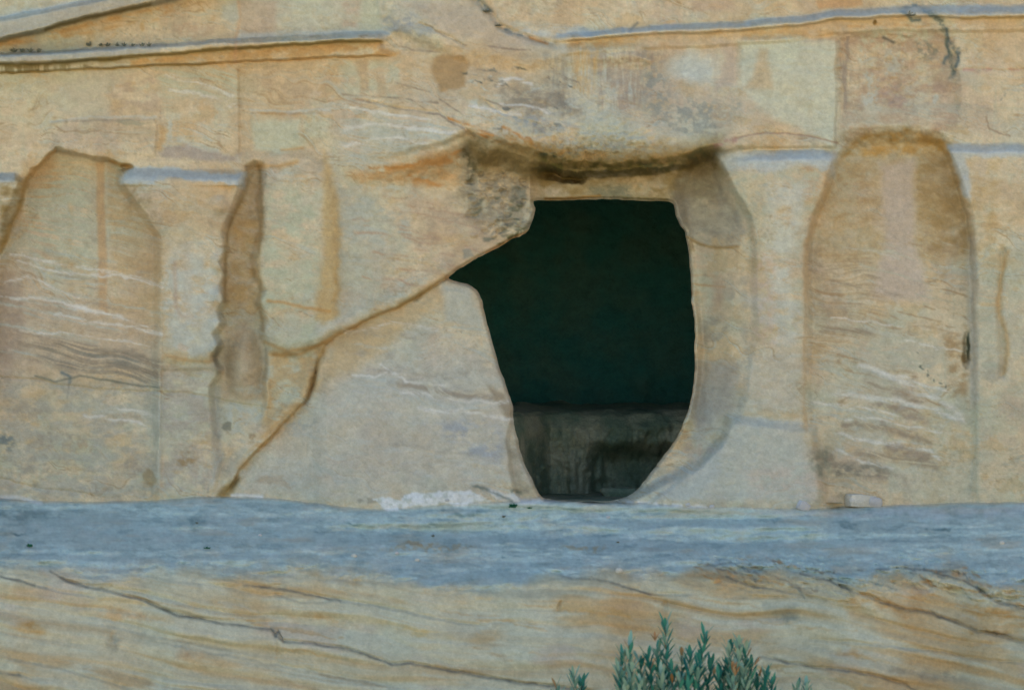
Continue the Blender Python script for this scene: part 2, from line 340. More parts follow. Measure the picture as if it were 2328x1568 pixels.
# mottling: crisp weathered patches and pits
mt = fbm(X / 16, Y / 13, 5, 161, .62); mt2 = fbm(X / 30, Y / 22, 5, 163, .62)
mixc(PALE, sst((mt - .10) * 7) * .30 * sst(mt2 * 3 + .5)); mixc(TAN, sst((-mt - .12) * 7) * .30 * sst(-mt2 * 3 + .6)); mixc((196, 158, 104), sst((mt2 - .22) * 6) * .30); mixc((150, 138, 116), sst((-mt2 - .26) * 6) * .30)
pit = sst((fbm(X / 3.2, Y / 2.6, 2, 165) - .42) * 8) * sst(fbm(X / 40, Y / 30, 3, 167) * 3); mixc((150, 132, 100), pit * .3)
def P(col, a, s_m, tex=None, k=1.5, inv=False):
    s, m = s_m
    if tex is not None:
        t = tex[s]; m = m * sst((-t if inv else t) * k + .5)
    mixc(col, m * a, s)
T1 = fbm(X / 14, Y / 8, 5, 121, .6); T2 = fbm(X / 5, Y / 5, 3, 123, .6); T3 = fbs(X / 40, sf / 2.2, 4, 125, .65); TV = fbs(X / 3.2, Y / 24, 4, 127, .6)
bl1 = fbs(X / 150, (sf + fbm(X / 50, Y / 50, 3, 201) * 22) / 11, 3, 203, .5); bl2 = fbs(X / 110, (sf + fbm(X / 36, Y / 36, 3, 205) * 16) / 7, 3, 207, .5)
gate1 = sst(fbm(X / 70, Y / 50, 3, 209) * 4 + .9); gate2 = sst(fbm(X / 60, Y / 45, 3, 211) * 4 + .2)
mixc((150, 122, 84), np.exp(-(bl1 / .018) ** 2) * .5 * gate1 * fac); mixc((206, 202, 186), np.exp(-((bl1 - .09) / .045) ** 2) * .7 * gate1 * fac)
mixc((158, 130, 92), np.exp(-(bl2 / .022) ** 2) * .36 * gate2 * fac); mixc((206, 202, 186), np.exp(-((bl2 + .10) / .05) ** 2) * .5 * gate2 * fac)
bigp = fbm(X / 95, Y / 70, 5, 213, .6); mixc((206, 201, 182), sst((bigp - .08) * 5) * .45 * fac); mixc((190, 160, 118), sst((-bigp - .12) * 5) * .42 * fac)
# upper left
P(GREY, .7, m_poly([(0, 22), (60, 8), (120, -6), (170, -4), (80, 18), (0, 38)], 2, .4))  # grey soffit shade painted on the raking band
P((150, 140, 112), .7, m_line([(0, 41), (45, 31), (85, 20), (150, 5), (175, 0)], 2.6))
P(OLIVE, .75, m_line([(45, 29), (70, 23), (90, 17), (150, 5)], 1.8))
P(OCHRE, .8, m_line([(0, 44), (30, 38), (60, 32), (110, 19), (170, 8)], 3.5), T1)
P(OCHRE, .6, m_line([(20, 42), (90, 32), (160, 18), (170, 8)], 2.0), T1)
P(GREY, .6, m_poly([(0, 55), (100, 50), (160, 47), (160, 54), (0, 63)], 1.5, .3))
P(OLIVE, .9, m_line([(0, 65), (40, 64), (80, 61), (120, 58)], 2.0)); P((140, 118, 66), .8, m_line([(100, 59), (170, 54), (240, 48), (341, 42), (380, 42)], 2.2))  # dark ochre undercut shade painted below the cornice fascia
P(OLIVE, .6, m_poly([(0, 64), (80, 62), (90, 68), (0, 74)], 2), TV, 2)
P(OCHRE, .7, m_poly([(130, 60), (240, 50), (341, 44), (398, 44), (400, 54), (330, 57), (200, 63), (130, 66)], 2), T1)
P((150, 122, 70), .75, m_line([(0, 73), (90, 69), (200, 64), (215, 62)], 1.3)); P(OCHRE, .8, m_line([(210, 63), (280, 60), (341, 57), (395, 55)], 1.3))  # second shadow line of the cornice, painted in
P(TAN, .7, m_poly([(238, 0), (275, 0), (275, 38), (240, 38)], 3), None)
P((188, 150, 112), .6, m_line([(238, 2), (239, 20), (236, 38), (236, 62)], 2.0))
P(WHITE, .7, m_poly([(222, 5), (236, 2), (237, 20), (232, 26), (222, 16)], 3)); P(PALE, .8, m_poly([(362, 2), (378, 0), (381, 32), (360, 34)], 3, .6))
P(TAN, .7, m_poly([(340, 0), (360, 0), (358, 30), (342, 30)], 3), T1)
P((170, 140, 108), .5, m_blob(195, 28, 30, 10), T2); P(OCHRE, .5, m_blob(142, 27, 3, 6, 0, .5))
P(TAN, .8, m_poly([(122, 75), (160, 70), (160, 110), (120, 112)], 5), T1); P(PALE, .8, m_poly([(155, 70), (235, 68), (240, 100), (180, 95), (165, 110)], 4), T3)
P((190, 174, 140), .8, m_poly([(55, 84), (95, 82), (112, 100), (108, 116), (60, 116)], 5)); P(WHITE, .6, m_poly([(50, 100), (60, 86), (70, 84), (62, 108)], 3, 1.5), T2)
P(WHITE, .7, m_poly([(160, 118), (178, 114), (175, 135), (190, 142), (238, 155), (238, 160), (180, 150), (165, 146)], 4, 1.6), T2)
P(OCHRE, .6, m_poly([(158, 125), (167, 130), (162, 148), (156, 148)], 3)); P(MAUVE, .8, m_poly([(160, 150), (190, 145), (240, 155), (236, 160), (210, 158), (165, 160)], 3, 1.2))
P((150, 140, 110), .6, m_blob(130, 122, 22, 3, .0, .6))
P(OCHRE, .7, m_line([(254, 114), (285, 113), (305, 115)], 2.2), T1); P(OCHRE, .5, m_line([(42, 145), (70, 149), (98, 157), (128, 168)], 2.2, .8), T1); P(OCHRE, .7, m_line([(92, 146), (100, 152), (118, 158), (126, 163)], 2.2), T1)
P((196, 192, 168), .8, m_poly([(250, 122), (300, 120), (302, 146), (280, 156), (255, 150)], 4))
P(OCHRE, .7, m_line([(28, 177), (45, 158), (55, 151)], 1.6)); P((178, 140, 84), .7, m_line([(110, 161), (130, 167)], 1.8))
P(OCHRE, .8, m_line([(258, 166), (280, 166), (297, 162)], 2.4))
P(OCHRE, .6, m_line([(282, 150), (303, 148)], 1.5)); P((192, 178, 140), .5, m_blob(60, 100, 60, 40), T1)
# far-left capital flank, pilaster one
P((146, 122, 76), .85, m_poly([(0, 183), (14, 178), (28, 178), (18, 205), (0, 250)], 4, .5), T1, .8); P((150, 118, 66), .6, m_line([(26, 180), (18, 210), (6, 236), (0, 250)], 3))  # shadowed right face of the cut-off capital painted ochre brown
P(OCHRE, .45, m_blob(40, 180, 30, 30)); P(PALE, .9, m_poly([(30, 190), (60, 160), (90, 170), (92, 290), (60, 280), (20, 240)], 8, 1.2), T3)
P((188, 152, 108), .75, m_poly([(96, 162), (104, 162), (106, 240), (108, 315), (99, 318), (98, 240)], 2, .3)); P(OCHRE, .3, m_line([(70, 170), (71, 290)], 3), T1)
P((186, 156, 112), .75, m_poly([(108, 165), (125, 180), (163, 240), (163, 320), (110, 315)], 4), T3, .8)
P(TAN, .5, m_poly([(0, 255), (60, 300), (162, 320), (162, 372), (0, 372)], 12)); P((160, 138, 112), .6, m_blob(6, 320, 26, 60, 0, 1))
for k in range(16):
    x0 = rng.uniform(-10, 90); y0 = 250 + rng.uniform(0, 110); L = rng.uniform(40, 110)
    P(WHITE, .85, m_line([(x0, y0), (x0 + L * .5, y0 + L * .09), (x0 + L, y0 + L * .2)], rng.uniform(1, 2.2), .7), T3, .8)
    P((164, 142, 112), .5, m_line([(x0, y0 + 5), (x0 + L * .5, y0 + L * .09 + 5), (x0 + L, y0 + L * .2 + 4)], rng.uniform(1, 2.4), .5), T3)
P((138, 128, 110), .8, m_poly([(36, 343), (70, 342), (110, 350), (163, 362), (162, 385), (120, 382), (70, 372), (45, 362)], 5, 1), T3, 1.2)
P(GREY, .6, m_poly([(0, 380), (162, 385), (160, 500), (0, 500)], 10), T1); P((200, 192, 172), .5, m_poly([(60, 395), (160, 410), (160, 425), (80, 415)], 4), T1)
for cx, cy, rx, ry in [(30, 410, 26, 10), (120, 420, 34, 9), (60, 440, 40, 12), (130, 470, 30, 10), (40, 470, 30, 8)]: P((150, 134, 108), .5, m_blob(cx, cy, rx, ry, .1), T2); P(PALE, .5, m_blob(cx + 20, cy + 8, rx, ry * .7, .1), T2, 1.5, True)
P(SLATE, .7, m_blob(3, 442, 14, 10), T1); P(SLATE, .8, m_line([(62, 372), (70, 376), (70, 382)], 1.8)); P((120, 116, 100), .7, m_line([(35, 376), (55, 381), (80, 376), (110, 380), (160, 388)], 1.2)); P((150, 140, 122), .7, m_line([(70, 380), (68, 398)], 1))
P((146, 128, 92), .6, m_poly([(118, 181), (150, 177), (152, 200), (165, 236)], 3, .3), T2, .8)  # shadowed reveal under the capital's left flare, painted
P(WHITE, .9, m_poly([(164, 270), (178, 250), (218, 260), (222, 340), (205, 356), (180, 356), (165, 330)], 6, 1), T1)
P((170, 142, 110), .9, m_line([(175, 262), (175, 285), (176, 305), (181, 315), (192, 316)], 2.2)); P((180, 160, 128), .5, m_poly([(182, 240), (192, 240), (192, 320), (184, 320)], 3))
P((186, 152, 106), .6, m_line([(166, 355), (190, 360), (215, 361)], 2)); P((188, 152, 112), .6, m_blob(184, 345, 6, 4)); P(MAUVE, .5, m_poly([(162, 365), (215, 365), (215, 490), (160, 490)], 5), T1)
P((150, 122, 82), .7, m_blob(186, 462, 14, 10), T2); P((150, 128, 90), .6, m_blob(150, 478, 6, 14)); P(WHITE, .4, m_line([(161, 400), (162, 440), (157, 480)], 3)); P((204, 196, 176), .6, m_blob(200, 470, 10, 10), T2)
P((176, 142, 88), .6, m_poly([(232, 215), (258, 170), (260, 320), (224, 330)], 5, .4), T1, .8); P((140, 116, 74), .45, m_line([(252, 172), (243, 198), (230, 224), (225, 250), (225, 300)], 2)); P((150, 124, 80), .4, m_line([(259, 168), (262, 200), (259, 250), (260, 300), (264, 330)], 2.0))  # groove and its edges painted with warm ochre shade
P((168, 144, 110), .6, m_poly([(222, 340), (245, 322), (264, 338), (265, 400), (225, 400)], 5)); P((120, 108, 84), .6, m_line([(219, 345), (216, 358), (218, 370)], 3.5))
P(WHITE, .8, m_blob(240, 412, 28, 14), T2, 1.2); P(WHITE, .7, m_blob(250, 388, 20, 8), T1); P((132, 124, 100), .8, m_blob(228, 425, 7, 7), T2); P((128, 120, 96), .8, m_blob(218, 437, 5, 6), T2); P((158, 132, 96), .8, m_blob(251, 438, 8, 10), T2); P(GREY, .6, m_poly([(214, 385), (222, 385), (222, 470), (212, 480)], 3))
# column two and wall right of it
P((204, 197, 168), .9, m_poly([(265, 180), (318, 190), (322, 300), (312, 345), (275, 345), (262, 300)], 6, .8), T1, 1.0)
P((178, 168, 148), .5, m_blob(290, 322, 16, 12)); P((184, 154, 104), .75, m_poly([(325, 150), (338, 200), (341, 235), (338, 315), (326, 322), (316, 318), (318, 290), (325, 250), (322, 200)], 4.5, 1.0)); P((176, 140, 84), .6, m_line([(337, 205), (339, 235), (337, 275), (336, 312)], 3.5, .6), T1)
P((186, 140, 84), .6, m_line([(268, 300), (300, 306), (330, 310)], 1.8)); P((186, 150, 100), .6, m_line([(266, 342), (288, 351), (318, 346), (341, 331), (360, 322)], 2)); P((190, 146, 90), .5, m_line([(270, 354), (300, 354), (330, 340)], 2))
P(OCHRE, .5, m_poly([(270, 350), (320, 350), (310, 400), (260, 445), (240, 470), (235, 480), (262, 430)], 5), T1); P((150, 118, 72), .55, m_line(crack, 1.5, .5)); P((186, 150, 100), .45, m_line(crack[3:], 6, .3), T1); P((128, 104, 60), .5, m_line([(437, 285), (400, 304)], 3.0, .15))
P((150, 120, 74), .35, m_line([(325, 345), (318, 362), (312, 388)], 4.5)); P((136, 114, 70), .7, m_poly([(222, 484), (240, 478), (232, 496), (214, 497)], 3))
P(WHITE, .8, m_poly([(338, 190), (372, 195), (410, 210), (412, 245), (380, 250), (345, 240), (342, 300), (338, 320)], 5, 1.2), T1)
P(WHITE, .7, m_poly([(340, 100), (380, 108), (450, 120), (455, 135), (400, 160), (350, 165), (338, 150)], 8, 1), T3, 1.2); P(PALE, .7, m_poly([(338, 60), (400, 62), (398, 90), (420, 105), (345, 96)], 5, 1), T1)
P((168, 138, 96), .95, m_poly([(432, 58), (440, 54), (466, 53), (470, 62), (464, 85), (440, 92), (432, 76)], 2.5, .8)); P((178, 152, 114), .8, m_poly([(357, 60), (370, 60), (368, 90), (360, 90)], 2.5)); P((178, 152, 114), .7, m_poly([(374, 74), (384, 76), (386, 95), (378, 98)], 2)); P(OCHRE, .8, m_poly([(380, 50), (400, 52), (396, 56), (370, 56)], 2))
P((176, 148, 108), .85, m_poly([(440, 52), (500, 45), (560, 50), (570, 90), (540, 110), (500, 90), (480, 78), (470, 60)], 7, 1.2), T1, .4); P((176, 156, 126), .8, m_poly([(400, 2), (470, 0), (500, 30), (545, 45), (500, 50), (440, 30)], 6))
P((150, 148, 142), .7, m_blob(400, 22, 26, 12), T2); P((146, 150, 152), .6, m_blob(415, 30, 30, 5, .1), T1)
for pts in [[(341, 94), (400, 98), (438, 103)], [(356, 99), (400, 108), (440, 115), (475, 137)], [(425, 24), (450, 38), (465, 44)], [(395, 82), (430, 92)], [(480, 98), (520, 112)], [(440, 100), (462, 112)], [(380, 45), (440, 52)], [(490, 47), (530, 50)]]: P((128, 108, 84), .7, m_line(pts, 1.0, .5), T1, .7)
P(SLATE, .8, m_line([(476, 0), (484, 8), (491, 13), (498, 24), (507, 29)], 3.2, .8), T2, 1.2); P((128, 126, 116), .7, m_line([(505, 29), (530, 38), (545, 42)], 2), T2)
P(WHITE, .7, m_poly([(505, 20), (530, 22), (545, 34), (520, 32)], 3, 1), T1); P(RUST, .6, m_line([(530, 38), (548, 44)], 1.6))
P((118, 122, 124), .7, m_blob(590, 30, 12, 4), T2, 1.5); P((120, 124, 122), .6, m_blob(618, 31, 8, 3), T2); P((120, 118, 110), .6, m_line([(630, 30), (638, 22)], 1.5))
P((176, 142, 96), .7, m_poly([(575, 36), (640, 34), (635, 44), (570, 48)], 3), T1, 1); P((186, 154, 106), .7, m_poly([(570, 46), (600, 46), (600, 70), (590, 95), (575, 90)], 4, 1), TV); P((150, 138, 116), .6, m_poly([(545, 55), (572, 52), (575, 110), (560, 118), (550, 90)], 6), TV, 1.2)
P((220, 220, 208), .85, m_blob(694, 66, 38, 26, 0, 2.2, .7)); P(WHITE, .5, m_poly([(600, 60), (640, 60), (636, 100), (610, 105)], 5), TV, 1.6); P((160, 138, 110), .6, m_poly([(590, 50), (670, 50), (640, 110), (600, 112)], 8), TV, 1.8, True)
P((138, 136, 124), .65, m_poly([(640, 60), (665, 70), (670, 100), (740, 100), (720, 140), (660, 130), (640, 100)], 8, 1.4), T2, 1.5); P((180, 158, 130), .7, m_poly([(715, 38), (735, 45), (738, 85), (715, 90), (725, 60)], 4))
for k in range(60):
    cx = rng.uniform(470, 580); cy = rng.uniform(68, 130)
    P([(216, 212, 196), (108, 100, 78), (134, 118, 92), (214, 208, 188), (118, 114, 102)][k % 5], .8, m_blob(cx, cy, rng.uniform(3, 14), rng.uniform(1.2, 3.5), rng.uniform(.05, .35), 1.5, .7), T2, 1.2)
P((140, 124, 98), .7, m_poly([(496, 92), (530, 84), (572, 94), (580, 112), (545, 122), (510, 112)], 10, 2.6), T1, 1.6); P((150, 150, 144), .7, m_poly([(500, 112), (545, 118), (575, 128), (560, 136), (520, 128)], 5, 1.2), T2)
for pts, w in [([(478, 132), (500, 142), (520, 146)], 1.4), ([(505, 128), (530, 138), (536, 156)], 1.6), ([(450, 118), (490, 134), (516, 140)], 1.4), ([(370, 170), (420, 166), (460, 160)], 2.2), ([(410, 178), (450, 186)], 2.5), ([(380, 172), (440, 160), (464, 150)], 2), ([(520, 136), (545, 152), (540, 156)], 1.5)]: P(RUST, .75, m_line(pts, w, .8), T1)
P((190, 148, 96), .7, m_poly([(345, 172), (400, 162), (460, 146), (462, 165), (450, 188), (410, 186), (360, 182)], 4, 1), T1, 1)
for k in range(12):
    y0 = 196 + k * 7 + rng.uniform(-3, 3); x0 = rng.uniform(345, 410); P((176, 140, 106), .6, m_line([(x0, y0), (x0 + 40, y0 + 6), (x0 + 85, y0 + 17)], 1.3, .8), T1)
P(WHITE, .5, m_poly([(345, 182), (400, 186), (440, 198), (410, 200), (350, 192)], 4), T2); P((172, 148, 118), .7, m_poly([(425, 200), (460, 195), (500, 240), (460, 265), (430, 270), (415, 240)], 10), T1, .6)
P((140, 126, 98), .7, m_poly([(468, 138), (490, 140), (520, 165), (535, 180), (535, 225), (500, 240), (470, 215), (452, 195), (460, 170)], 8, 1.3), T1, 1.6); P((150, 138, 116), .6, m_poly([(470, 175), (530, 180), (530, 225), (480, 230), (465, 200)], 8), T2)
P(DARK, .75, m_poly([(462, 150), (480, 138), (500, 150), (490, 160), (470, 178)], 6, 1.5), T2, 1.5); P((118, 120, 110), .45, m_poly([(511, 186), (526, 186), (527, 200), (512, 199)], 1.2, .4)); P((140, 136, 124), .7, m_poly([(463, 250), (470, 248), (474, 256), (464, 258)], 1.2, .3))
for k in range(26):
    cx = rng.uniform(475, 532); cy = rng.uniform(196, 246)
    if cy + (cx - 447) * .45 > 280: continue
    P([(112, 112, 98), (162, 144, 114), (108, 106, 84)][k % 3], .6, m_blob(cx, cy, rng.uniform(3, 8), rng.uniform(1.5, 3), -.2, 1, .6))
P((86, 84, 52), .8, m_line([(500, 243), (520, 233), (531, 224)], 3), T2); P(RUST, .5, m_line([(487, 252), (510, 240), (530, 230)], 1.2))
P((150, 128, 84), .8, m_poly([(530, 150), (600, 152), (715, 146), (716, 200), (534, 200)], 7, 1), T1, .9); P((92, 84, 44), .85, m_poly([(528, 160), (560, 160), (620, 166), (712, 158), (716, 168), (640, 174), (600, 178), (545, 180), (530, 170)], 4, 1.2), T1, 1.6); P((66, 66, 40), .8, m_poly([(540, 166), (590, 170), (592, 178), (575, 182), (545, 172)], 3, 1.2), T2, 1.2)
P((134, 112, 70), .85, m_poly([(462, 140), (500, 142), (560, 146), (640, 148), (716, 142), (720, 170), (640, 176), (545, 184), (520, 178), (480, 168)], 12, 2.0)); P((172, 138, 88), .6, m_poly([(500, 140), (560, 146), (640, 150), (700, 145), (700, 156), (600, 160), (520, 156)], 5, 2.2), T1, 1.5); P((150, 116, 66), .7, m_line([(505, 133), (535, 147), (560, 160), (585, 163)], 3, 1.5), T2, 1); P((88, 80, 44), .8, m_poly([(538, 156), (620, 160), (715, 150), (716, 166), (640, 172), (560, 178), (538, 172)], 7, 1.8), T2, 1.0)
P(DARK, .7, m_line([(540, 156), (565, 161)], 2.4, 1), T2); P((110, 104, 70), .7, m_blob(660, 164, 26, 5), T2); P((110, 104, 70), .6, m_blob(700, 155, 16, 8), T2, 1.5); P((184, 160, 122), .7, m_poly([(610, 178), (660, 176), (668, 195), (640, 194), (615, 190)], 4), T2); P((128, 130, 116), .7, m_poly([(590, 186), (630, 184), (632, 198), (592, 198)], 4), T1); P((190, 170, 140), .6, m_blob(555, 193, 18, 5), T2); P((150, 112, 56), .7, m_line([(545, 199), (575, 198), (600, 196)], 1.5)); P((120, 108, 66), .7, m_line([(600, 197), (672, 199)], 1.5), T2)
# right jamb, column three
P((150, 138, 118), .8, m_poly([(676, 180), (712, 160), (728, 195), (742, 220), (742, 243), (710, 244), (688, 234), (676, 205)], 5, .6), T1, .6); P((136, 116, 80), .6, m_poly([(680, 160), (714, 156), (718, 170), (690, 180)], 4), T2); P((140, 132, 122), .5, m_poly([(675, 192), (690, 195), (692, 230), (680, 226)], 4))  # upper jamb painted darker where the capital shades it
P((160, 132, 88), .8, m_line([(686, 237), (700, 243), (716, 247), (738, 246)], 1.4)); P((152, 148, 138), .4, m_line([(738, 215), (745, 245), (745, 330), (749, 370), (740, 410)], 5), T1); P((150, 124, 86), .6, m_blob(690, 247, 5, 8)); P(PALE, .7, m_poly([(690, 270), (720, 270), (715, 305), (692, 303)], 4), T1)  # includes soft grey shade painted along the jamb groove
P((180, 150, 112), .6, m_line([(693, 275), (715, 276)], 1.3)); P((176, 140, 98), .7, m_line([(693, 284), (725, 287)], 1.2)); P((178, 150, 116), .6, m_poly([(712, 275), (725, 280), (722, 310), (712, 305)], 4)); P((150, 138, 116), .6, m_blob(715, 330, 20, 20), T1); P((158, 150, 140), .6, m_poly([(693, 360), (740, 360), (735, 410), (700, 440), (690, 410)], 8)); P((172, 146, 118), .5, m_blob(700, 450, 24, 12), T2)
P((206, 200, 176), .75, m_poly([(715, 155), (835, 150), (820, 190), (806, 240), (804, 320), (775, 330), (765, 260), (745, 215), (728, 185)], 7, 1), T1, 1.2); P((200, 200, 196), .6, m_poly([(716, 152), (835, 152), (834, 172), (810, 165), (770, 172), (725, 170)], 4, 1)); P((190, 168, 128), .6, m_poly([(735, 172), (800, 168), (800, 200), (760, 230), (745, 210)], 7), T2)
P((186, 160, 130), .6, m_poly([(752, 250), (778, 250), (775, 345), (752, 345)], 6), T2); P((182, 156, 124), .6, m_blob(766, 315, 10, 30), T2); P((184, 152, 108), .5, m_line([(828, 188), (815, 225), (807, 245), (806, 300)], 2.6)); P((182, 154, 114), .5, m_line([(805, 240), (805, 330), (803, 400), (806, 430)], 2.6)); P((184, 150, 104), .4, m_line([(807, 240), (822, 190), (834, 152)], 2.0))  # ochre lines paint warm bounce light on the column's right flank
P((178, 170, 156), .5, m_poly([(750, 350), (800, 350), (800, 410), (740, 412)], 8)); P((204, 202, 190), .6, m_poly([(735, 412), (800, 420), (806, 450), (820, 500), (650, 500), (710, 455), (730, 430)], 6), None); P((190, 164, 134), .5, m_poly([(740, 468), (820, 460), (835, 500), (760, 502)], 8), T1)
P((192, 190, 170), .7, m_poly([(738, 42), (836, 42), (838, 100), (836, 146), (830, 146), (760, 110), (740, 85)], 5)); P((198, 168, 124), .65, m_poly([(760, 50), (768, 50), (773, 88), (744, 88), (752, 78)], 4)); P(OCHRE, .5, m_poly([(700, 32), (750, 30), (838, 28), (836, 38), (740, 40)], 3), T1); P((190, 160, 110), .6, m_line([(683, 26), (748, 23), (830, 20), (870, 21)], 2)); P((190, 160, 108), .7, m_line([(962, 17), (1024, 18)], 2)); P((160, 120, 104), .6, m_line([(715, 145), (725, 142), (735, 140)], 3), T2, 2); P((150, 122, 98), .6, m_line([(735, 138), (765, 132), (800, 135), (838, 143)], .9)); P((186, 160, 124), .5, m_blob(722, 115, 12, 20), T2)
P((192, 146, 96), .6, m_poly([(815, 0), (860, -6), (862, 4), (845, 8), (818, 9)], 2, .5)); P((180, 152, 118), .7, m_poly([(690, -4), (733, -4), (734, 10), (690, 12)], 3))
# brown weathered panel and right bay
P((170, 142, 110), .8, m_poly([(838, 34), (952, 32), (958, 80), (962, 130), (945, 140), (905, 122), (842, 144)], 6, 1.5), T1, .9); P((148, 132, 112), .7, m_poly([(838, 40), (850, 36), (852, 95), (842, 110)], 4), TV); P((206, 196, 158), .7, m_poly([(860, 28), (935, 28), (930, 45), (905, 42), (880, 48), (862, 60)], 4, 1.5), T2)
P(WHITE, .8, m_poly([(862, 50), (876, 48), (880, 110), (865, 105)], 4, 2), T2); P(WHITE, .6, m_poly([(885, 50), (910, 48), (905, 70), (890, 80)], 4, 2), T2); P((206, 192, 160), .7, m_poly([(843, 112), (960, 100), (962, 118), (905, 120), (850, 125)], 6, 1.6), T3, 1.2); P((128, 122, 104), .7, m_blob(925, 52, 16, 12), T2, 1.6)
P((162, 136, 112), .6, m_blob(895, 95, 24, 14), T2); P((160, 134, 108), .6, m_blob(940, 95, 12, 16), T1); P(WHITE, .7, m_blob(936, 98, 4, 7))
P((92, 104, 104), .85, m_line([(903, 9), (915, 6), (925, 9), (933, 17), (943, 26), (947, 38), (955, 50), (958, 62), (952, 76)], 2.0, 1.2), T2, .8); P((100, 112, 110), .8, m_line([(904, 11), (912, 19), (922, 18)], 2.0, 1)); P((100, 110, 108), .8, m_line([(945, 30), (948, 50), (944, 64)], 1.8, 1)); P((96, 102, 90), .7, m_line([(930, 10), (940, 22), (952, 70)], 2.4, 1.5), T2, 1.2)
P((120, 96, 56), .9, m_blob(875, 22, 3, 3.5, 0, .3)); P((118, 108, 92), .8, m_line([(884, 38), (894, 43)], 1.6)); P(OCHRE, .7, m_line([(848, 26), (880, 24), (920, 26), (944, 24)], 1.6), T1); P((170, 130, 110), .6, m_line([(960, 69), (985, 70), (1024, 71)], 1.8, .8), T2, 1.5); P((150, 126, 96), .7, m_line([(985, 115), (990, 130), (1010, 138)], 1.2, 1)); P((128, 128, 120), .6, m_line([(1003, 80), (1006, 92), (1000, 100)], 1.2, 1), T2)
P((176, 138, 78), .8, m_poly([(842, 146), (868, 134), (905, 128), (940, 136), (948, 145), (950, 156), (842, 156)], 4, 1), T1, .8); P((172, 142, 96), .75, m_poly([(838, 158), (950, 158), (975, 230), (976, 260), (806, 260), (818, 210)], 6), T1, .5); P((156, 128, 82), .6, m_poly([(916, 156), (950, 158), (968, 215), (974, 255), (940, 255), (916, 240)], 4, .8), T1, .5)
P((188, 166, 138), .8, m_poly([(880, 165), (914, 160), (914, 240), (930, 300), (870, 300), (885, 240)], 6, .7)); P((202, 184, 142), .6, m_poly([(838, 165), (860, 180), (855, 220), (825, 225)], 5, 1.2), T2); P((172, 144, 104), .6, m_poly([(808, 245), (870, 250), (880, 290), (900, 330), (815, 360)], 10), T3, 1)
for k in range(46):
    x0 = rng.uniform(806, 930); y0 = 230 + rng.uniform(0, 240); L = rng.uniform(25, 80); col = [(202, 192, 168), (166, 138, 100), (190, 176, 150)][k % 3]
    P(col, .75, m_line([(x0, y0), (x0 + L * .5, y0 + L * .10), (min(x0 + L, 974), y0 + L * .26)], rng.uniform(.8, 2.6), .8), T3)
for pts, w in [([(866, 368), (890, 378), (920, 390), (945, 402)], 3.4), ([(838, 392), (880, 398), (930, 410), (960, 418)], 3), ([(815, 408), (860, 412), (900, 420)], 2), ([(842, 436), (870, 440), (920, 446), (935, 455)], 2.6), ([(835, 450), (860, 460), (890, 468)], 2.5), ([(812, 400), (815, 440)], 3)]: P(WHITE, .8, m_line(pts, w, .8), T3, 1.2)
for pts, w in [([(872, 404), (895, 408), (925, 420)], 4), ([(845, 425), (880, 424), (915, 440)], 4), ([(890, 445), (930, 460)], 6), ([(815, 455), (840, 470)], 9), ([(850, 470), (900, 480)], 6)]: P((150, 130, 104), .7, m_line(pts, w, 1), T1)
P((130, 126, 108), .7, m_blob(822, 462, 14, 18), T2, .8); P((132, 124, 106), .7, m_blob(860, 470, 40, 10), T1); P((112, 96, 60), .6, m_blob(966, 350, 6, 26), T1); P((74, 80, 62), .8, m_blob(968, 345, 2.5, 16, 0, .5))
P((160, 130, 90), .7, m_poly([(945, 335), (966, 330), (968, 400), (950, 380)], 5), T1); P((170, 160, 146), .6, m_line([(972, 240), (973, 330), (974, 400)], 5)); P((206, 200, 176), .7, m_poly([(978, 258), (998, 262), (998, 370), (980, 372)], 4), T3, 1)
P((180, 146, 98), .6, m_line([(1008, 250), (1001, 275), (998, 300), (999, 315), (1005, 330), (1007, 352), (1004, 372)], 2.6, .8)); P((186, 156, 108), .6, m_poly([(970, 162), (1000, 158), (996, 240), (978, 220)], 6), T1); P((200, 202, 200), .5, m_poly([(946, 146), (1024, 150), (1024, 155), (966, 156), (972, 200), (966, 196)], 3))  # last patch paints blue-white sky light on the capital's top and left flank
for (a, b) in [(917, 375), (920, 384), (925, 388), (932, 395), (940, 398), (948, 402)]: P((104, 108, 96), .8, m_blob(a, b - 20 + (a - 917) * .1, 3, 2, 0, 2), T2)
for k in range(14): a = rng.uniform(850, 900); b = rng.uniform(305, 350); P((204, 192, 160), .6, m_line([(a, b), (a + 8, b + 2), (a + 10, b - 4), (a + 20, b)], .8, 1.5), T2)
# slab
P((180, 172, 158), .6, m_poly([(350, 360), (480, 340), (512, 410), (530, 480), (380, 500), (240, 492), (300, 420)], 20)); P((192, 160, 112), .6, m_poly([(440, 286), (400, 308), (340, 335), (320, 380), (350, 372), (420, 320), (445, 300)], 8, .6)); P((206, 202, 186), .7, m_poly([(442, 284), (470, 286), (484, 320), (482, 330), (445, 320)], 5)); P((206, 206, 196), .75, m_poly([(349, 378), (395, 372), (400, 385), (440, 395), (500, 405), (470, 412), (380, 398)], 5, 1.2), T3, .9); P((158, 150, 140), .6, m_poly([(395, 374), (440, 378), (500, 400), (460, 402), (410, 390)], 5, 1), T3)
for k in range(40):
    x0 = rng.uniform(300, 470); y0 = rng.uniform(330, 490); L = rng.uniform(30, 90)
    if y0 < np.interp(x0, [p[0] for p in crack[::-1]], [p[1] for p in crack[::-1]]) + 8: continue
    P([(200, 196, 184), (160, 148, 132), (178, 160, 134)][k % 3], .55, m_line([(x0, y0), (x0 + L * .5, y0 + L * .06), (x0 + L, y0 + L * .12)], rng.uniform(1, 3.5), 1), T1)
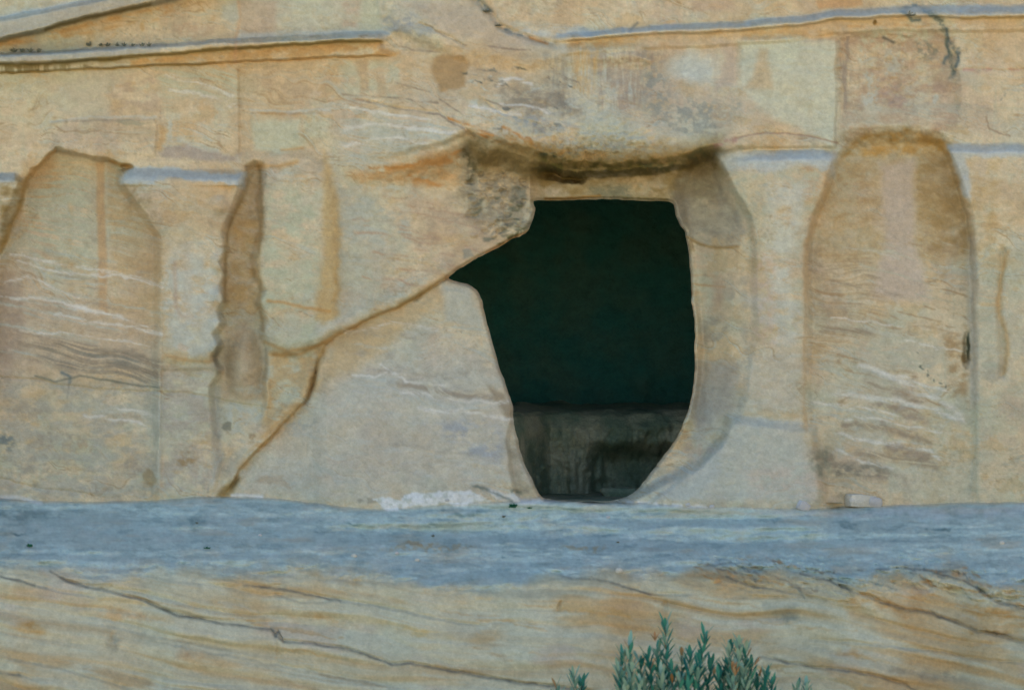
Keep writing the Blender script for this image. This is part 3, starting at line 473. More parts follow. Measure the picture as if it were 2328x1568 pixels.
P((146, 150, 158), .55, m_poly([(430, 422), (490, 418), (505, 440), (500, 462), (470, 455)], 8, 1), T1); P((150, 138, 110), .7, m_poly([(505, 440), (520, 440), (545, 498), (516, 494)], 4, .6), T1, .6); P((112, 108, 84), .7, m_blob(516, 492, 8, 5), T2); P((146, 126, 96), .7, m_poly([(487, 385), (505, 395), (512, 410), (505, 420)], 3)); P((168, 144, 110), .5, m_blob(285, 480, 50, 12), T1); P((150, 148, 140), .5, m_blob(300, 425, 26, 14), T2); P((140, 130, 108), .6, m_blob(366, 500, 16, 6), T2)
P((222, 219, 206), .95, m_poly([(372, 498), (380, 496), (403, 499), (404, 494), (430, 492), (459, 489.5), (474, 491), (482, 498), (488, 502), (462, 502), (430, 505), (383, 508)], 1.2, .7)); P((210, 208, 198), .8, m_line([(232, 495), (262, 495)], 1.5)); P((206, 204, 196), .7, m_line([(0, 496), (20, 497), (40, 503)], 2)); P((208, 206, 196), .7, m_line([(640, 503), (700, 506)], 1.6), T2)
P((118, 120, 110), .6, m_line([(478, 487), (495, 492), (500, 498)], 2.4), T2)
def PR(col, a, s_m, tex=None, k=1.5):            # raw paint without cmap: sky light on tops, plaster, streaks
    s, m = s_m
    if tex is not None: m = m * sst(tex[s] * k + .8)
    C[s] = C[s] * (1 - (m * a)[..., None]) + np.array(col, np.float32) * (m * a)[..., None]
SKYLIT = (182, 188, 180)  # sky light painted blue-grey on capital and cornice tops
PR(SKYLIT, .75, m_poly([(119, 181), (131, 167), (175, 168), (243, 171), (244, 187), (232, 184), (215, 179), (196, 182), (178, 178), (160, 180), (140, 187), (121, 186)], 2.2, 1.5)); PR(SKYLIT, .6, m_poly([(-20, 173), (14, 173), (14, 182), (-20, 182)], 1.5, .5))
PR(SKYLIT, .5, m_poly([(716, 150), (835, 150), (833, 162), (836, 176), (815, 168), (800, 162), (770, 164), (750, 172), (728, 170)], 3, 1.2), T1); PR(SKYLIT, .45, m_poly([(946, 144), (1060, 146), (1060, 155), (975, 156), (965, 162), (972, 196), (964, 196), (953, 170)], 2, .8))
PR(SKYLIT, .5, m_line([(240, 36), (300, 33), (345, 32), (388, 33)], 2.6, .4)); PR(SKYLIT, .45, m_line([(0, 53), (100, 48), (170, 44), (240, 39)], 1.4, .3)); PR(SKYLIT, .5, m_line([(0, 17), (50, 7), (100, -3)], 2.4, .5)); PR(SKYLIT, .45, m_line([(50, 121), (90, 118), (157, 116)], 1.4, .6)); PR(SKYLIT, .5, m_line([(250, 111), (330, 111)], 1.4, .6))
PR(SKYLIT, .6, m_line([(559, 35), (638, 29), (700, 26), (748, 24)], 2.6, .5)); PR(SKYLIT, .6, m_line([(748, 23), (800, 19), (836, 14), (902, 10), (1024, 9), (1060, 9)], 3.8, .5)); PR(SKYLIT, .5, m_poly([(510, 30), (560, 28), (600, 26), (600, 33), (545, 38)], 3, 1.2), T1)
PR(SKYLIT, .25, m_poly([(736, 415), (800, 420), (780, 428), (745, 424)], 4, .8)); PR((176, 182, 178), .2, m_poly([(700, 452), (725, 440), (722, 470), (690, 500), (640, 500), (655, 480)], 5, .8))
# ledge: greyer dusty rock, tinted with painted sky blue; slope: banded
ml_ = sst((Y - yt) / 4) * (1 - sst((Y - yl + 6 + edge + fbm(X / 24, Y / 8, 3, 37) * 12) / 34)) * .8
C[:] = C * (1 - ml_[..., None]) + np.array((170, 193, 187), np.float32) * ml_[..., None]
lm = sst((Y - yt) / 3) * (1 - sst((Y - yl + fbm(X / 30, Y / 6, 3, 33) * 8) / 10))
T4 = fbs(X / 46, Y / 4.5, 5, 141, .6)
mixc((124, 140, 140), sst(T4 * 2.4 - .5) * .35 * lm); mixc((184, 186, 176), sst(-T4 * 2.4 - .5) * .3 * lm); mixc((176, 164, 142), sst(fbm(X / 50, Y / 10, 4, 149) * 2.6 - .4) * .55 * lm); T6 = fbm(X / 18, Y / 5, 5, 151, .62); mixc((120, 140, 140), sst((T6 - .16) * 4) * .34 * lm); mixc((192, 196, 190), sst((-T6 - .16) * 4) * .34 * lm)
for cx, cy, rx, ry, a in [(20, 515, 70, 10, .5), (190, 522, 26, 8, .7), (275, 520, 24, 2.5, .8), (15, 532, 26, 3, .8), (470, 513, 60, 5, .6), (440, 514, 22, 3.5, .7), (640, 515, 50, 5, .4), (905, 530, 60, 4, .7), (850, 525, 16, 6, .6), (770, 518, 20, 3, .4), (350, 523, 22, 2, .8), (510, 552, 45, 2, .7), (500, 524, 26, 2.5, .6), (940, 528, 30, 3, .8)]:
    P((92, 116, 118), a, m_blob(cx, cy, rx, ry, -.03, 1.6, .9), T1, 1)
P((150, 122, 82), .5, m_blob(420, 543, 26, 3, 0, 1), T2); P((158, 124, 80), .4, m_blob(430, 548, 60, 5), T2); P((160, 132, 92), .5, m_blob(585, 548, 30, 4), T2)
sn = fbs(X / 150, sy / 6.5, 5, 143, .65); sn2 = fbs(X / 60, sy / 2.6, 4, 145, .6)
sm = sst((Y - yl - 2) / 14)
mixc((220, 205, 174), .8 * sm)
sn = fbs(X / 240, sy / 11, 4, 143, .55); bl = fbm(X / 120, sy / 30, 4, 148, .55)
mixc((200, 168, 122), sst(sn * 2.4 - .1) * .55 * sm); mixc((222, 216, 198), sst(-sn * 2.6 - .1) * .75 * sm); mixc((204, 168, 118), sst(bl * 3 - .1) * .6 * sm); mixc((190, 160, 118), sst(sn2 * 2.6 - .8) * .3 * sm); mixc((208, 204, 192), sst(-sn2 * 2.6 - .7) * .4 * sm)
mixc((184, 162, 138), sst(fbm(X / 70, Y / 30, 4, 147) * 2.4 - .5) * .5 * sm)
for cx, cy, rx, ry, col in [(782, 608, 24, 16, (130, 130, 120)), (792, 622, 14, 10, (128, 128, 118)), (880, 605, 60, 10, (176, 134, 80)), (990, 612, 40, 10, (172, 124, 66)), (985, 632, 30, 4, (150, 110, 56)), (115, 640, 10, 14, (136, 132, 122)), (200, 655, 30, 8, (166, 132, 96)), (30, 625, 26, 10, (180, 140, 84)), (920, 672, 60, 10, (150, 132, 104)), (950, 678, 26, 7, (120, 124, 118)), (130, 615, 60, 10, (190, 152, 106)), (420, 632, 60, 6, (184, 160, 112)), (610, 615, 80, 6, (178, 150, 100)), (860, 655, 50, 5, (166, 132, 86)), (330, 620, 40, 8, (188, 154, 108))]:
    P(col, .65, m_blob(cx, cy, rx, ry, .15, 1.5, .8), T1, 1)
for k in range(60):
    x0 = rng.uniform(-20, 980); y0 = rng.uniform(585, 700); L = rng.uniform(30, 150); sl = .22 if x0 < 500 else .13
    P([(206, 200, 184), (168, 140, 102), (184, 150, 104), (206, 202, 190)][k % 4], .5, m_line([(x0, y0), (x0 + L * .5, y0 + L * sl * .55), (x0 + L, y0 + L * sl)], rng.uniform(.7, 2.2), 1), sn2, 1.4)
for pts in [L2, [(0, 575), (15, 579), (35, 584)], [(243, 585), (280, 588), (341, 600)], [(560, 573), (570, 577), (610, 582), (650, 594)], [(725, 576), (745, 584), (775, 590), (830, 600)], [(800, 572), (830, 580), (850, 590)], [(925, 568), (945, 574), (965, 580), (985, 594), (1024, 608)], [(760, 657), (815, 667), (850, 670), (902, 683), (920, 692)], [(695, 566), (740, 562), (760, 570)], [(985, 594), (1000, 602), (1030, 609)], [(860, 570), (900, 566), (960, 572)], [(0, 671), (20, 674)], [(880, 602), (930, 613), (980, 630), (1030, 640)]]:
    P((98, 96, 92), .65, m_line(pts, 1.3, .5), T1, .6)
for k in range(70):                                            # broken lip between ledge and slope, right side
    x0 = rng.uniform(690, 1030); y0 = np.interp(x0, *zip(*low)) + rng.uniform(-4, 22); P([(104, 112, 110), (196, 190, 172), (170, 128, 80), (140, 118, 90)][k % 4], .6, m_line([(x0, y0), (x0 + 8, y0 + 2), (x0 + rng.uniform(12, 34), y0 + rng.uniform(4, 13))], rng.uniform(.8, 2), 1.4), T2, .8)
kc = (1 + .13 * (1 - lm))[..., None]; C = np.clip(np.array((192, 176, 146), np.float32) + kc * (C - np.array((192, 176, 146), np.float32)), 30, 232)
C *= 1 + sm[..., None] * np.array((.045, .012, -.05), np.float32)
PR((218, 216, 206), .85, m_poly([(372, 498), (380, 496), (403, 499), (404, 494), (430, 492), (459, 489.5), (474, 491), (482, 498), (488, 503), (462, 503), (430, 506), (383, 509.5)], 1.8, 1.4), T2, 2)
PR((220, 218, 208), .7, m_blob(462, 497, 14, 5, .1, 1.2)); PR((216, 214, 206), .7, m_line([(232, 495), (262, 496)], 1.5)); PR((212, 212, 206), .6, m_line([(0, 496), (20, 497), (40, 503)], 2.2)); PR((214, 214, 206), .7, m_poly([(488, 488), (505, 494), (540, 499), (560, 502), (520, 503), (495, 500)], 2, .8)); PR((214, 214, 206), .6, m_line([(628, 500), (660, 504), (705, 506)], 1.8, .8), T2); PR((206, 210, 204), .5, m_poly([(760, 509), (860, 511), (940, 506), (1030, 506), (1020, 516), (940, 518), (860, 516)], 4, 1.8), T1)
PR((104, 112, 100), .6, m_line([(474, 486), (488, 489), (500, 496), (512, 503)], 1.6, .8), T2)
LT = (218, 212, 194)
for pts, w in [([(862, 364), (885, 374), (912, 386), (945, 402), (960, 412)], 3.0), ([(880, 372), (915, 380), (950, 392)], 1.6), ([(836, 392), (880, 398), (930, 408), (962, 418)], 2.2), ([(815, 400), (850, 406), (900, 416)], 1.4), ([(845, 418), (890, 420), (940, 432)], 1.5), ([(838, 434), (870, 440), (915, 446), (940, 458)], 2.0), ([(835, 450), (862, 461), (892, 468)], 1.8), ([(822, 296), (870, 302)], 1.0), ([(830, 318), (866, 322), (900, 326)], 1.0), ([(905, 340), (940, 348), (962, 350)], 1.2),
               ([(10, 254), (60, 262), (110, 272), (162, 283)], 1.5), ([(18, 262), (70, 272), (120, 276), (162, 286)], 1.2), ([(4, 282), (30, 276), (60, 290), (80, 300)], 1.2), ([(0, 296), (40, 296), (80, 308), (120, 316), (160, 332)], 1.3), ([(55, 314), (90, 322), (130, 326), (160, 334)], 1.6), ([(20, 330), (80, 334), (150, 346)], 1.0), ([(70, 306), (96, 312), (122, 316)], 2.4), ([(85, 415), (110, 418), (150, 426)], 1.8), ([(118, 408), (140, 412), (160, 416)], 1.8),
               ([(352, 372), (372, 376), (388, 372)], 1.2), ([(380, 362), (396, 374), (410, 382), (450, 384)], 1.3), ([(400, 392), (440, 396), (490, 402), (508, 402)], 1.8), ([(420, 408), (470, 412), (510, 418)], 2.2), ([(345, 330), (400, 322), (440, 330)], 2.0),
               ([(345, 128), (380, 124), (430, 128), (456, 134)], 2.2), ([(345, 144), (400, 138), (440, 148)], 2.4), ([(350, 110), (400, 114), (440, 122)], 2.0), ([(498, 86), (512, 78), (530, 84)], 2.0), ([(500, 104), (530, 106), (552, 112)], 1.6), ([(470, 104), (500, 112), (520, 116)], 1.4), ([(166, 76), (200, 82), (232, 96)], 2.2), ([(170, 90), (200, 94), (236, 108)], 1.8)]:
    PR(LT, .75, m_line(pts, w, .9), T3, 1.5)
for pts, w in [([(866, 380), (900, 396), (925, 402)], 2.2), ([(842, 424), (880, 427), (930, 444)], 3.0), ([(856, 452), (900, 458), (935, 466)], 4.0), ([(20, 344), (70, 346), (120, 354), (160, 364)], 4.0), ([(40, 356), (100, 366), (160, 374)], 5.0), ([(400, 384), (450, 392), (490, 396)], 3.0), ([(820, 330), (870, 334)], 3.0), ([(815, 268), (850, 270), (880, 276)], 3.0), ([(830, 282), (870, 288), (905, 296)], 2.0)]:
    PR((150, 134, 108), .6, m_line(pts, w, .9), T3, 1.5)
PR((190, 190, 178), .5, m_poly([(745, 300), (776, 290), (800, 300), (800, 345), (775, 350)], 6, 1.2), T1, 1.5); PR((206, 204, 186), .6, m_poly([(770, 180), (806, 186), (798, 240), (792, 300), (772, 300), (764, 240)], 7, 1), T1); PR((204, 202, 184), .45, m_poly([(170, 240), (215, 238), (216, 350), (176, 350), (166, 320)], 8, 1.2), T1, 1)
# grain
n5 = fbm(X / 2.2, Y / 2.0, 2, 191)
C *= (1 + 0.05 * T2[..., None] + 0.04 * n4[..., None] + 0.035 * n5[..., None])
lin = np.where(C / 255 <= 0.04045, C / 255 / 12.92, ((C / 255 + 0.055) / 1.055) ** 2.4)
ALB = (lin * 1.0).clip(0.01, 0.85).astype(np.float32)

# ================================================================== snap grid to the opening's rim
gy, gx = np.gradient(SH[hb])
SHl = SH[hb]; near = (SHl < 0) & (SHl > -1.6)
Xm = X.copy(); Ym = Y.copy()
xx = Xm[hb]; yy = Ym[hb]
gn = np.sqrt(gx ** 2 + gy ** 2) + 1e-6
xx[near] -= (SHl * gx / gn)[near]; yy[near] -= (SHl * gy / gn)[near]
Xm[hb] = xx; Ym[hb] = yy
def world(px, py, d):
    k = (CD + d) / CD
    return (px - CX) / S * k, d, ZC - (py - CY) / S * k
PX, PY, PZ = world(Xm, Ym, D)
VERT = np.stack([PX, PY, PZ], -1).reshape(-1, 3).astype(np.float32)
VCOL = np.concatenate([ALB, np.ones((H, W, 1), np.float32)], -1).reshape(-1, 4)

# ================================================================== materials
def mat(name): 
    m = bpy.data.materials.new(name); m.use_nodes = True
    nt = m.node_tree; b = nt.nodes['Principled BSDF']; b.inputs['Roughness'].default_value = .92
    b.inputs['Specular IOR Level'].default_value = .12
    return m, nt, b
def rock_mat(name, attr=True, base=(.4, .33, .25), dark=(.3, .24, .18), amt=.10, bump=.35, scale=9.0):
    m, nt, b = mat(name); N = nt.nodes; L = nt.links
    tc = N.new('ShaderNodeTexCoord'); src = tc.outputs['Object']
    n1_ = N.new('ShaderNodeTexNoise'); n1_.inputs['Scale'].default_value = scale; n1_.inputs['Detail'].default_value = 8; n1_.inputs['Roughness'].default_value = .65
    mp = N.new('ShaderNodeMapping'); mp.inputs['Scale'].default_value = (.8, .8, 1.4); mp.inputs['Rotation'].default_value = (0, math.radians(10), 0)
    L.new(src, mp.inputs[0]); L.new(mp.outputs[0], n1_.inputs['Vector'])
    n2_ = N.new('ShaderNodeTexNoise'); n2_.inputs['Scale'].default_value = scale * 6; n2_.inputs['Detail'].default_value = 6; L.new(src, n2_.inputs['Vector'])
    ad = N.new('ShaderNodeMath'); ad.operation = 'ADD'; L.new(n1_.outputs['Fac'], ad.inputs[0]); L.new(n2_.outputs['Fac'], ad.inputs[1])
    mr_ = N.new('ShaderNodeMapRange'); mr_.inputs['From Min'].default_value = .7; mr_.inputs['From Max'].default_value = 1.3; mr_.inputs['To Min'].default_value = 1 - amt; mr_.inputs['To Max'].default_value = 1 + amt
    L.new(ad.outputs[0], mr_.inputs['Value'])
    if attr:
        at = N.new('ShaderNodeAttribute'); at.attribute_name = 'stone_colour'; cs = at.outputs['Color']
    else:
        mx = N.new('ShaderNodeMix'); mx.data_type = 'RGBA'; mx.inputs[6].default_value = (*base, 1); mx.inputs[7].default_value = (*dark, 1)
        n3_ = N.new('ShaderNodeTexNoise'); n3_.inputs['Scale'].default_value = scale * .3; n3_.inputs['Detail'].default_value = 6; L.new(src, n3_.inputs['Vector'])
        cr = N.new('ShaderNodeValToRGB'); cr.color_ramp.elements[0].position = .4; cr.color_ramp.elements[1].position = .6; L.new(n3_.outputs['Fac'], cr.inputs[0]); L.new(cr.outputs[0], mx.inputs[0]); cs = mx.outputs[2]
    vm = N.new('ShaderNodeVectorMath'); vm.operation = 'SCALE'; L.new(cs, vm.inputs[0]); L.new(mr_.outputs[0], vm.inputs['Scale'])
    L.new(vm.outputs[0], b.inputs['Base Color'])
    bp = N.new('ShaderNodeBump'); bp.inputs['Strength'].default_value = bump; bp.inputs['Distance'].default_value = .03; L.new(ad.outputs[0], bp.inputs['Height']); L.new(bp.outputs[0], b.inputs['Normal'])
    return m
M_rock = rock_mat('sandstone')
M_in = rock_mat('teal_shade_chamber_stone', False, (.06, .145, .10), (.035, .145, .11), .2, .6, 5)  # dark teal albedo imitates the tinted shade inside the chamber
M_bench = rock_mat('pale_chamber_stone', False, (.40, .38, .24), (.19, .24, .15), .25, .6, 5)  # paler mix than the walls, for bench, floor and rubble
M_ground = rock_mat('valley_sand', False, (.68, .54, .36), (.6, .47, .3), .12, .6, 2)
M_hill = rock_mat('far_sandstone', False, (.60, .49, .35), (.5, .4, .27), .15, .6, 1)
M_stone = rock_mat('loose_stone', False, (.68, .64, .52), (.58, .54, .42), .15, .5, 14)
M_stone2 = rock_mat('pale_loose_stone', False, (.62, .60, .55), (.5, .48, .43), .1, .5, 14)

# ================================================================== object helpers
def link(o): bpy.context.scene.collection.objects.link(o); return o
def tag(o, label=None, cat=None, group=None, kind=None):
    if label: o['label'] = label
    if cat: o['category'] = cat
    if group: o['group'] = group
    if kind: o['kind'] = kind
    return o
def empty(name, loc): o = bpy.data.objects.new(name, None); o.location = loc; o.empty_display_size = .2; return link(o)
def np_mesh(name, v, quads, m, parent=None, origin=(0, 0, 0), col=None):
    me = bpy.data.meshes.new(name); v = v - np.array(origin, np.float32)
    me.vertices.add(len(v)); me.vertices.foreach_set('co', v.ravel().astype(np.float32))
    me.loops.add(len(quads) * 4); me.loops.foreach_set('vertex_index', quads.ravel().astype(np.int32))
    me.polygons.add(len(quads)); me.polygons.foreach_set('loop_start', np.arange(0, len(quads) * 4, 4, dtype=np.int32))
    me.update(calc_edges=True); me.validate()
    if col is not None:
        a = me.color_attributes.new('stone_colour', 'FLOAT_COLOR', 'POINT'); a.data.foreach_set('color', col.ravel())
    me.materials.append(m); o = bpy.data.objects.new(name, me); o.location = origin
    if parent: o.parent = parent; o.location = (0, 0, 0); o.location = Vector(origin) - parent.location
    return link(o)
idx = np.arange(H * W).reshape(H, W)
Q = np.stack([idx[:-1, :-1], idx[1:, :-1], idx[1:, 1:], idx[:-1, 1:]], -1)
fx = (X[:-1, :-1] + X[1:, 1:]) / 2; fy = (Y[:-1, :-1] + Y[1:, 1:]) / 2
inside = SH < 0
full_in = inside[:-1, :-1] & inside[1:, :-1] & inside[1:, 1:] & inside[:-1, 1:]
def infp(pts): return sd_poly(pts, x=fx, y=fy) < 0
fyt = (yt[:-1, :-1] + yt[1:, 1:]) / 2; fyl = (yl[:-1, :-1] + yl[1:, 1:]) / 2
label = np.zeros(fx.shape, int)              # 0 = wall
names = {0: 'wall'}
def part(k, name, mask):
    label[mask & (label == 0)] = k; names[k] = name
label[full_in] = -1
label[(fy > fyt) & (label == 0)] = 20; label[(fy > fyl + 4) & (label == 20)] = 21
part(1, 'capital', infp([(-2500, 172), (14, 172), (28, 178), (12, 215), (-8, 258), (-2500, 258)]))
part(2, 'column', infp([(-2500, 258), (-8, 258), (-14, 500), (-2500, 500)]) & False)
part(3, 'capital', infp([(118, 178), (130, 168), (243, 170), (244, 186), (232, 222), (227, 236), (162, 236)]))
part(4, 'pilaster', infp([(161, 236), (228, 236), (225, 280), (226, 318), (220, 350), (217, 400), (214, 505), (154, 505), (160, 420), (163, 330)]))
part(5, 'column', infp([(262, 166), (325, 164), (340, 200), (341, 325), (326, 344), (318, 362), (310, 395), (262, 444), (224, 494), (216, 494), (222, 460), (258, 430), (268, 400), (268, 364), (257, 290), (262, 228)]))
part(6, 'capital', infp([(713, 150), (837, 150), (828, 184), (809, 240), (748, 240), (742, 215), (726, 190)]))
part(7, 'column', infp([(748, 240), (809, 240), (807, 330), (807, 424), (733, 416), (750, 385), (751, 330)]))
part(8, 'column_base', infp([(733, 416), (808, 424), (824, 450), (826, 515), (610, 515), (640, 490), (700, 462), (722, 440)]))
part(9, 'capital', infp([(945, 143), (1090, 148), (1090, 216), (971, 216), (955, 178)]))
part(10, 'column', infp([(971, 216), (1090, 216), (1090, 505), (975, 505), (974, 330)]))
part(11, 'door_jamb', infp(jam))
part(12, 'lintel', infp([(530, 172), (545, 168), (675, 166), (712, 160), (690, 165), (676, 190), (676, 204), (530, 204)]))
cy0 = I(fx, *zip(*corn)); cy2 = I(fx, *zip(*bot2))
part(13, 'cornice', (fy > cy0 - 1) & (fy < cy2 + 2) & (fx < 395))
part(14, 'raking_cornice', (fy > I(fx, *zip(*rake)) - 1) & (fy < I(fx, *zip(*rk)) + 2) & (fx < 215) & (fy > -60))
rl0 = I(fx, *zip(*rl))
part(15, 'cornice', (fy > rl0 - 1) & (fy < rl0 + 16) & (fx > 556))
part(16, 'rock_slab', infp(crack + [(215, 520), (560, 520), (543, 499), (520, 440), (500, 368), (477, 289), (466, 283)]))
part(17, 'recessed_panel', infp([(838, 36), (952, 34), (956, 70), (960, 128), (945, 140), (905, 124), (870, 128), (842, 146)]))
base_loc = world(CX, 504, -0.2)
facade = empty('rock_cut_facade', base_loc)
tag(facade, 'weathered cream and ochre sandstone tomb front carved with columns around a dark broken doorway', 'facade')
def submesh(name, mask, parent=None, origin=(0, 0, 0)):
    q = Q[mask]; u, inv = np.unique(q, return_inverse=True)
    return np_mesh(name, VERT[u], inv.reshape(q.shape), M_rock, parent, origin, VCOL[u])
part_labels = {1: 'capital cut off by the left edge', 3: 'flared capital with blue-grey top above the left pilaster', 5: 'broken chalice-shaped column left of the doorway', 6: 'pale flared capital right of the doorway',
               8: 'pale swollen base right of the doorway', 9: 'capital at the right edge', 16: 'smooth pale slab under the diagonal crack', 12: 'dark stained broken lintel', 13: 'left cornice', 15: 'right cornice', 17: 'brown crumbling panel'}
for k, nm in names.items():
    mk = label == k
    if not mk.any(): continue
    ys, xs = np.nonzero(mk); q = Q[mk]
    c = VERT[q.ravel()]; org = tuple(float(t) for t in ((c[:, 0].min() + c[:, 0].max()) / 2, c[:, 1].max(), c[:, 2].min())) if k else base_loc
    o = submesh(nm, mk, facade, org)
    if k in part_labels: o['label'] = part_labels[k]
def struct(name, mask, label):
    o = submesh(name, mask, None, base_loc); o['kind'] = 'structure'; o['label'] = label; return o
struct('rock_ledge', label == 20, 'dusty rock ledge with painted blue-grey sky tint along the foot of the facade')
struct('rock_slope', label == 21, 'tan and cream bedded rock slope below the ledge')

# ================================================================== doorway reveal and chamber
def sampleD(px, py):
    i = np.clip(np.searchsorted(ax, px), 1, W - 1); j = np.clip(np.searchsorted(ay, py), 1, H - 1)
    return float(D[j, i])
n = len(rim); rings = []
t = np.roll(rim, -1, 0) - np.roll(rim, 1, 0); t /= np.linalg.norm(t, axis=1)[:, None]; nrm = np.stack([t[:, 1], -t[:, 0]], 1)
if sd_poly([tuple(p) for p in rim], x=np.array([[rim[0, 0] + nrm[0, 0] * 2]]), y=np.array([[rim[0, 1] + nrm[0, 1] * 2]]))[0, 0] < 0: nrm = -nrm
dep = np.array([sampleD(p[0], p[1]) for p in rim])
for k, (off, dd) in enumerate([(.4, -.01), (.9, .08), (2, .25), (4, .5), (7, .8), (10, 1.2)]):
    p = rim + nrm * off + fbm(rim / 12, rim[:, ::-1] / 12, 3, 5 + k) * k * .4
    d = dep * (1 - k / 5) + (k / 5) * 0.2 + dd
    rings.append(np.stack(world(p[:, 0], p[:, 1], d), 1))
v = np.concatenate(rings); a = np.arange(n); b = (a + 1) % n; q = []
for k in range(5): q.append(np.stack([k * n + a, k * n + b, (k + 1) * n + b, (k + 1) * n + a], 1))
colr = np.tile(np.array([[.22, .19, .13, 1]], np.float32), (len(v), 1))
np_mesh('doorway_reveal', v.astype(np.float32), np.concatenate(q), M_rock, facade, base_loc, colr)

def room_sheet(fu, nu, nv, name, m, parent):
    u, w = np.meshgrid(np.linspace(0, 1, nu), np.linspace(0, 1, nv)); x, y, z = fu(u, w)
    v = np.stack([x, y, z], -1).reshape(-1, 3).astype(np.float32); id_ = np.arange(nu * nv).reshape(nv, nu)
    q = np.stack([id_[:-1, :-1], id_[1:, :-1], id_[1:, 1:], id_[:-1, 1:]], -1).reshape(-1, 4)
    return np_mesh(name, v, q, m, parent, base_loc)
x0, x1, yb, zt, zf = -2.6, 4.4, 6.5, ZC + 2.6, ZC - 2.25
y0 = 1.0
def nz(a, b, s, amp=.04): return fbm(a * 3, b * 3, 4, s) * amp
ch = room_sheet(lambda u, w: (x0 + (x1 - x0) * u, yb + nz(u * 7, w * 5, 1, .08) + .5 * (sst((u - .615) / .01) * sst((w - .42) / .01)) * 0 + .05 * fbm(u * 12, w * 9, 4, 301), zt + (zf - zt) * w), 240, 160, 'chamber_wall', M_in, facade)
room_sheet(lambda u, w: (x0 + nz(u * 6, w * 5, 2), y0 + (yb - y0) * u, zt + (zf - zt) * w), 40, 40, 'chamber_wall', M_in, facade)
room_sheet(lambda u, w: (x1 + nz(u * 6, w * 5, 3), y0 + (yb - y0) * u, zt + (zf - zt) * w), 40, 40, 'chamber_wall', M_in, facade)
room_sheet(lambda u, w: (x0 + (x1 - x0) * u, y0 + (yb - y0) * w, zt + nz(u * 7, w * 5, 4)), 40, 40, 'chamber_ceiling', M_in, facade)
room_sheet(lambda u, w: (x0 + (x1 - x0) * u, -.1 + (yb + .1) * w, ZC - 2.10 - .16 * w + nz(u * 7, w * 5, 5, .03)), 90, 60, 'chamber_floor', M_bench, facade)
# front inner walls beside the opening
def bench_f(u, w):       # profile: top back -> top front -> rounded -> down the face
    prof = np.interp(w, [0, .3, .36, 1], [0, 0, .1, 1])
    yy_ = np.interp(w, [0, .22, .32, .42, 1], [yb, 4.3, 4.05, 3.85, 3.75]); zz_ = np.interp(w, [0, .22, .32, .42, 1], [ZC - .90, ZC - .98, ZC - 1.04, ZC - 1.22, ZC - 2.4])
    face = sst((w - .36) / .1)
    return x0 + (x1 - x0) * u, yy_ + face * (fbs(u * 60, w * 5, 4, 8, .6) * .16 + fbm(u * 9, w * 4, 4, 9) * .2 + .7 * sst((w - .5) / .2) * sst((u - .5) / .08)) - 1.7 * sst((.47 - u) / .12), zz_ + (1 - face) * nz(u * 7, w * 3, 6, .06)
room_sheet(bench_f, 300, 120, 'bench', M_bench, facade)

# ================================================================== mountain behind, valley floor, far side
def grid_obj(name, f, nu, nv, m, label):
    u, w = np.meshgrid(np.linspace(0, 1, nu), np.linspace(0, 1, nv)); x, y, z = f(u, w)
    v = np.stack([x, y, z], -1).reshape(-1, 3).astype(np.float32); id_ = np.arange(nu * nv).reshape(nv, nu)
    q = np.stack([id_[:-1, :-1], id_[:-1, 1:], id_[1:, 1:], id_[1:, :-1]], -1).reshape(-1, 4)
    o = np_mesh(name, v, q, m); o['kind'] = 'structure'; o['label'] = label; return o
xl_, yl_, zl_ = PX[0, 0], PY[0, :].mean(), PZ[0, :].mean()
xr_ = PX[0, -1]
def mtn(u, w):
    x = xl_ - 3 + (xr_ - xl_ + 6) * u; y = -0.9 + PY[0, :].mean() * 0 + 45 * w ** 1.2 + PY[0, :].max()
    z = np.interp(w, [0, .05, .5, .8, 1], [zl_ - .8, zl_ + .7, zl_ + 3, zl_, -1]) + fbm(x / 6, y / 6, 4, 91) * 1.2 * sst(w * 6)
    e = sst(u * 12) * sst((1 - u) * 12); return x, y, z * e + (1 - e) * -1
grid_obj('unseen_rock_hill', mtn, 120, 60, M_hill, 'unseen sandstone hilltop added behind the carved front to stop sun leaking')  # unseen hill added to keep sun from leaking past the front
def gnd(u, w):
    s_ = (u - .5) * 2; x = np.sign(s_) * np.abs(s_) ** 2 * 400; s2 = (w - .5) * 2; y = np.sign(s2) * np.abs(s2) ** 2 * 400 - 10
    return x, y, fbm(x / 9, y / 9, 4, 93) * .15 + 0 * x
grid_obj('ground', gnd, 200, 200, M_ground, 'pale sandy valley floor in front of the cliff')
def opp(u, w):
    a = math.radians(-72) + math.radians(92) * u          # unseen cliff, swung round on the right to bounce warm light
    z = 24 * np.interp(w, [0, .8, 1], [0, 1, 1.05]) - .5 + sst(w * 3) * fbm(u * 14, w * 3, 4, 95) * 3
    r = 62 + 22 * (1 - u) + w * 9 + (w > .8) * (w - .8) * 120 + fbm(u * 22, z / 5, 5, 97) * 4
    return -4 + r * np.cos(a), -18 + r * np.sin(a), z
grid_obj('bounce_cliff', opp, 160, 60, M_hill, 'unseen sandstone cliff across the valley, shaped to bounce warm light')

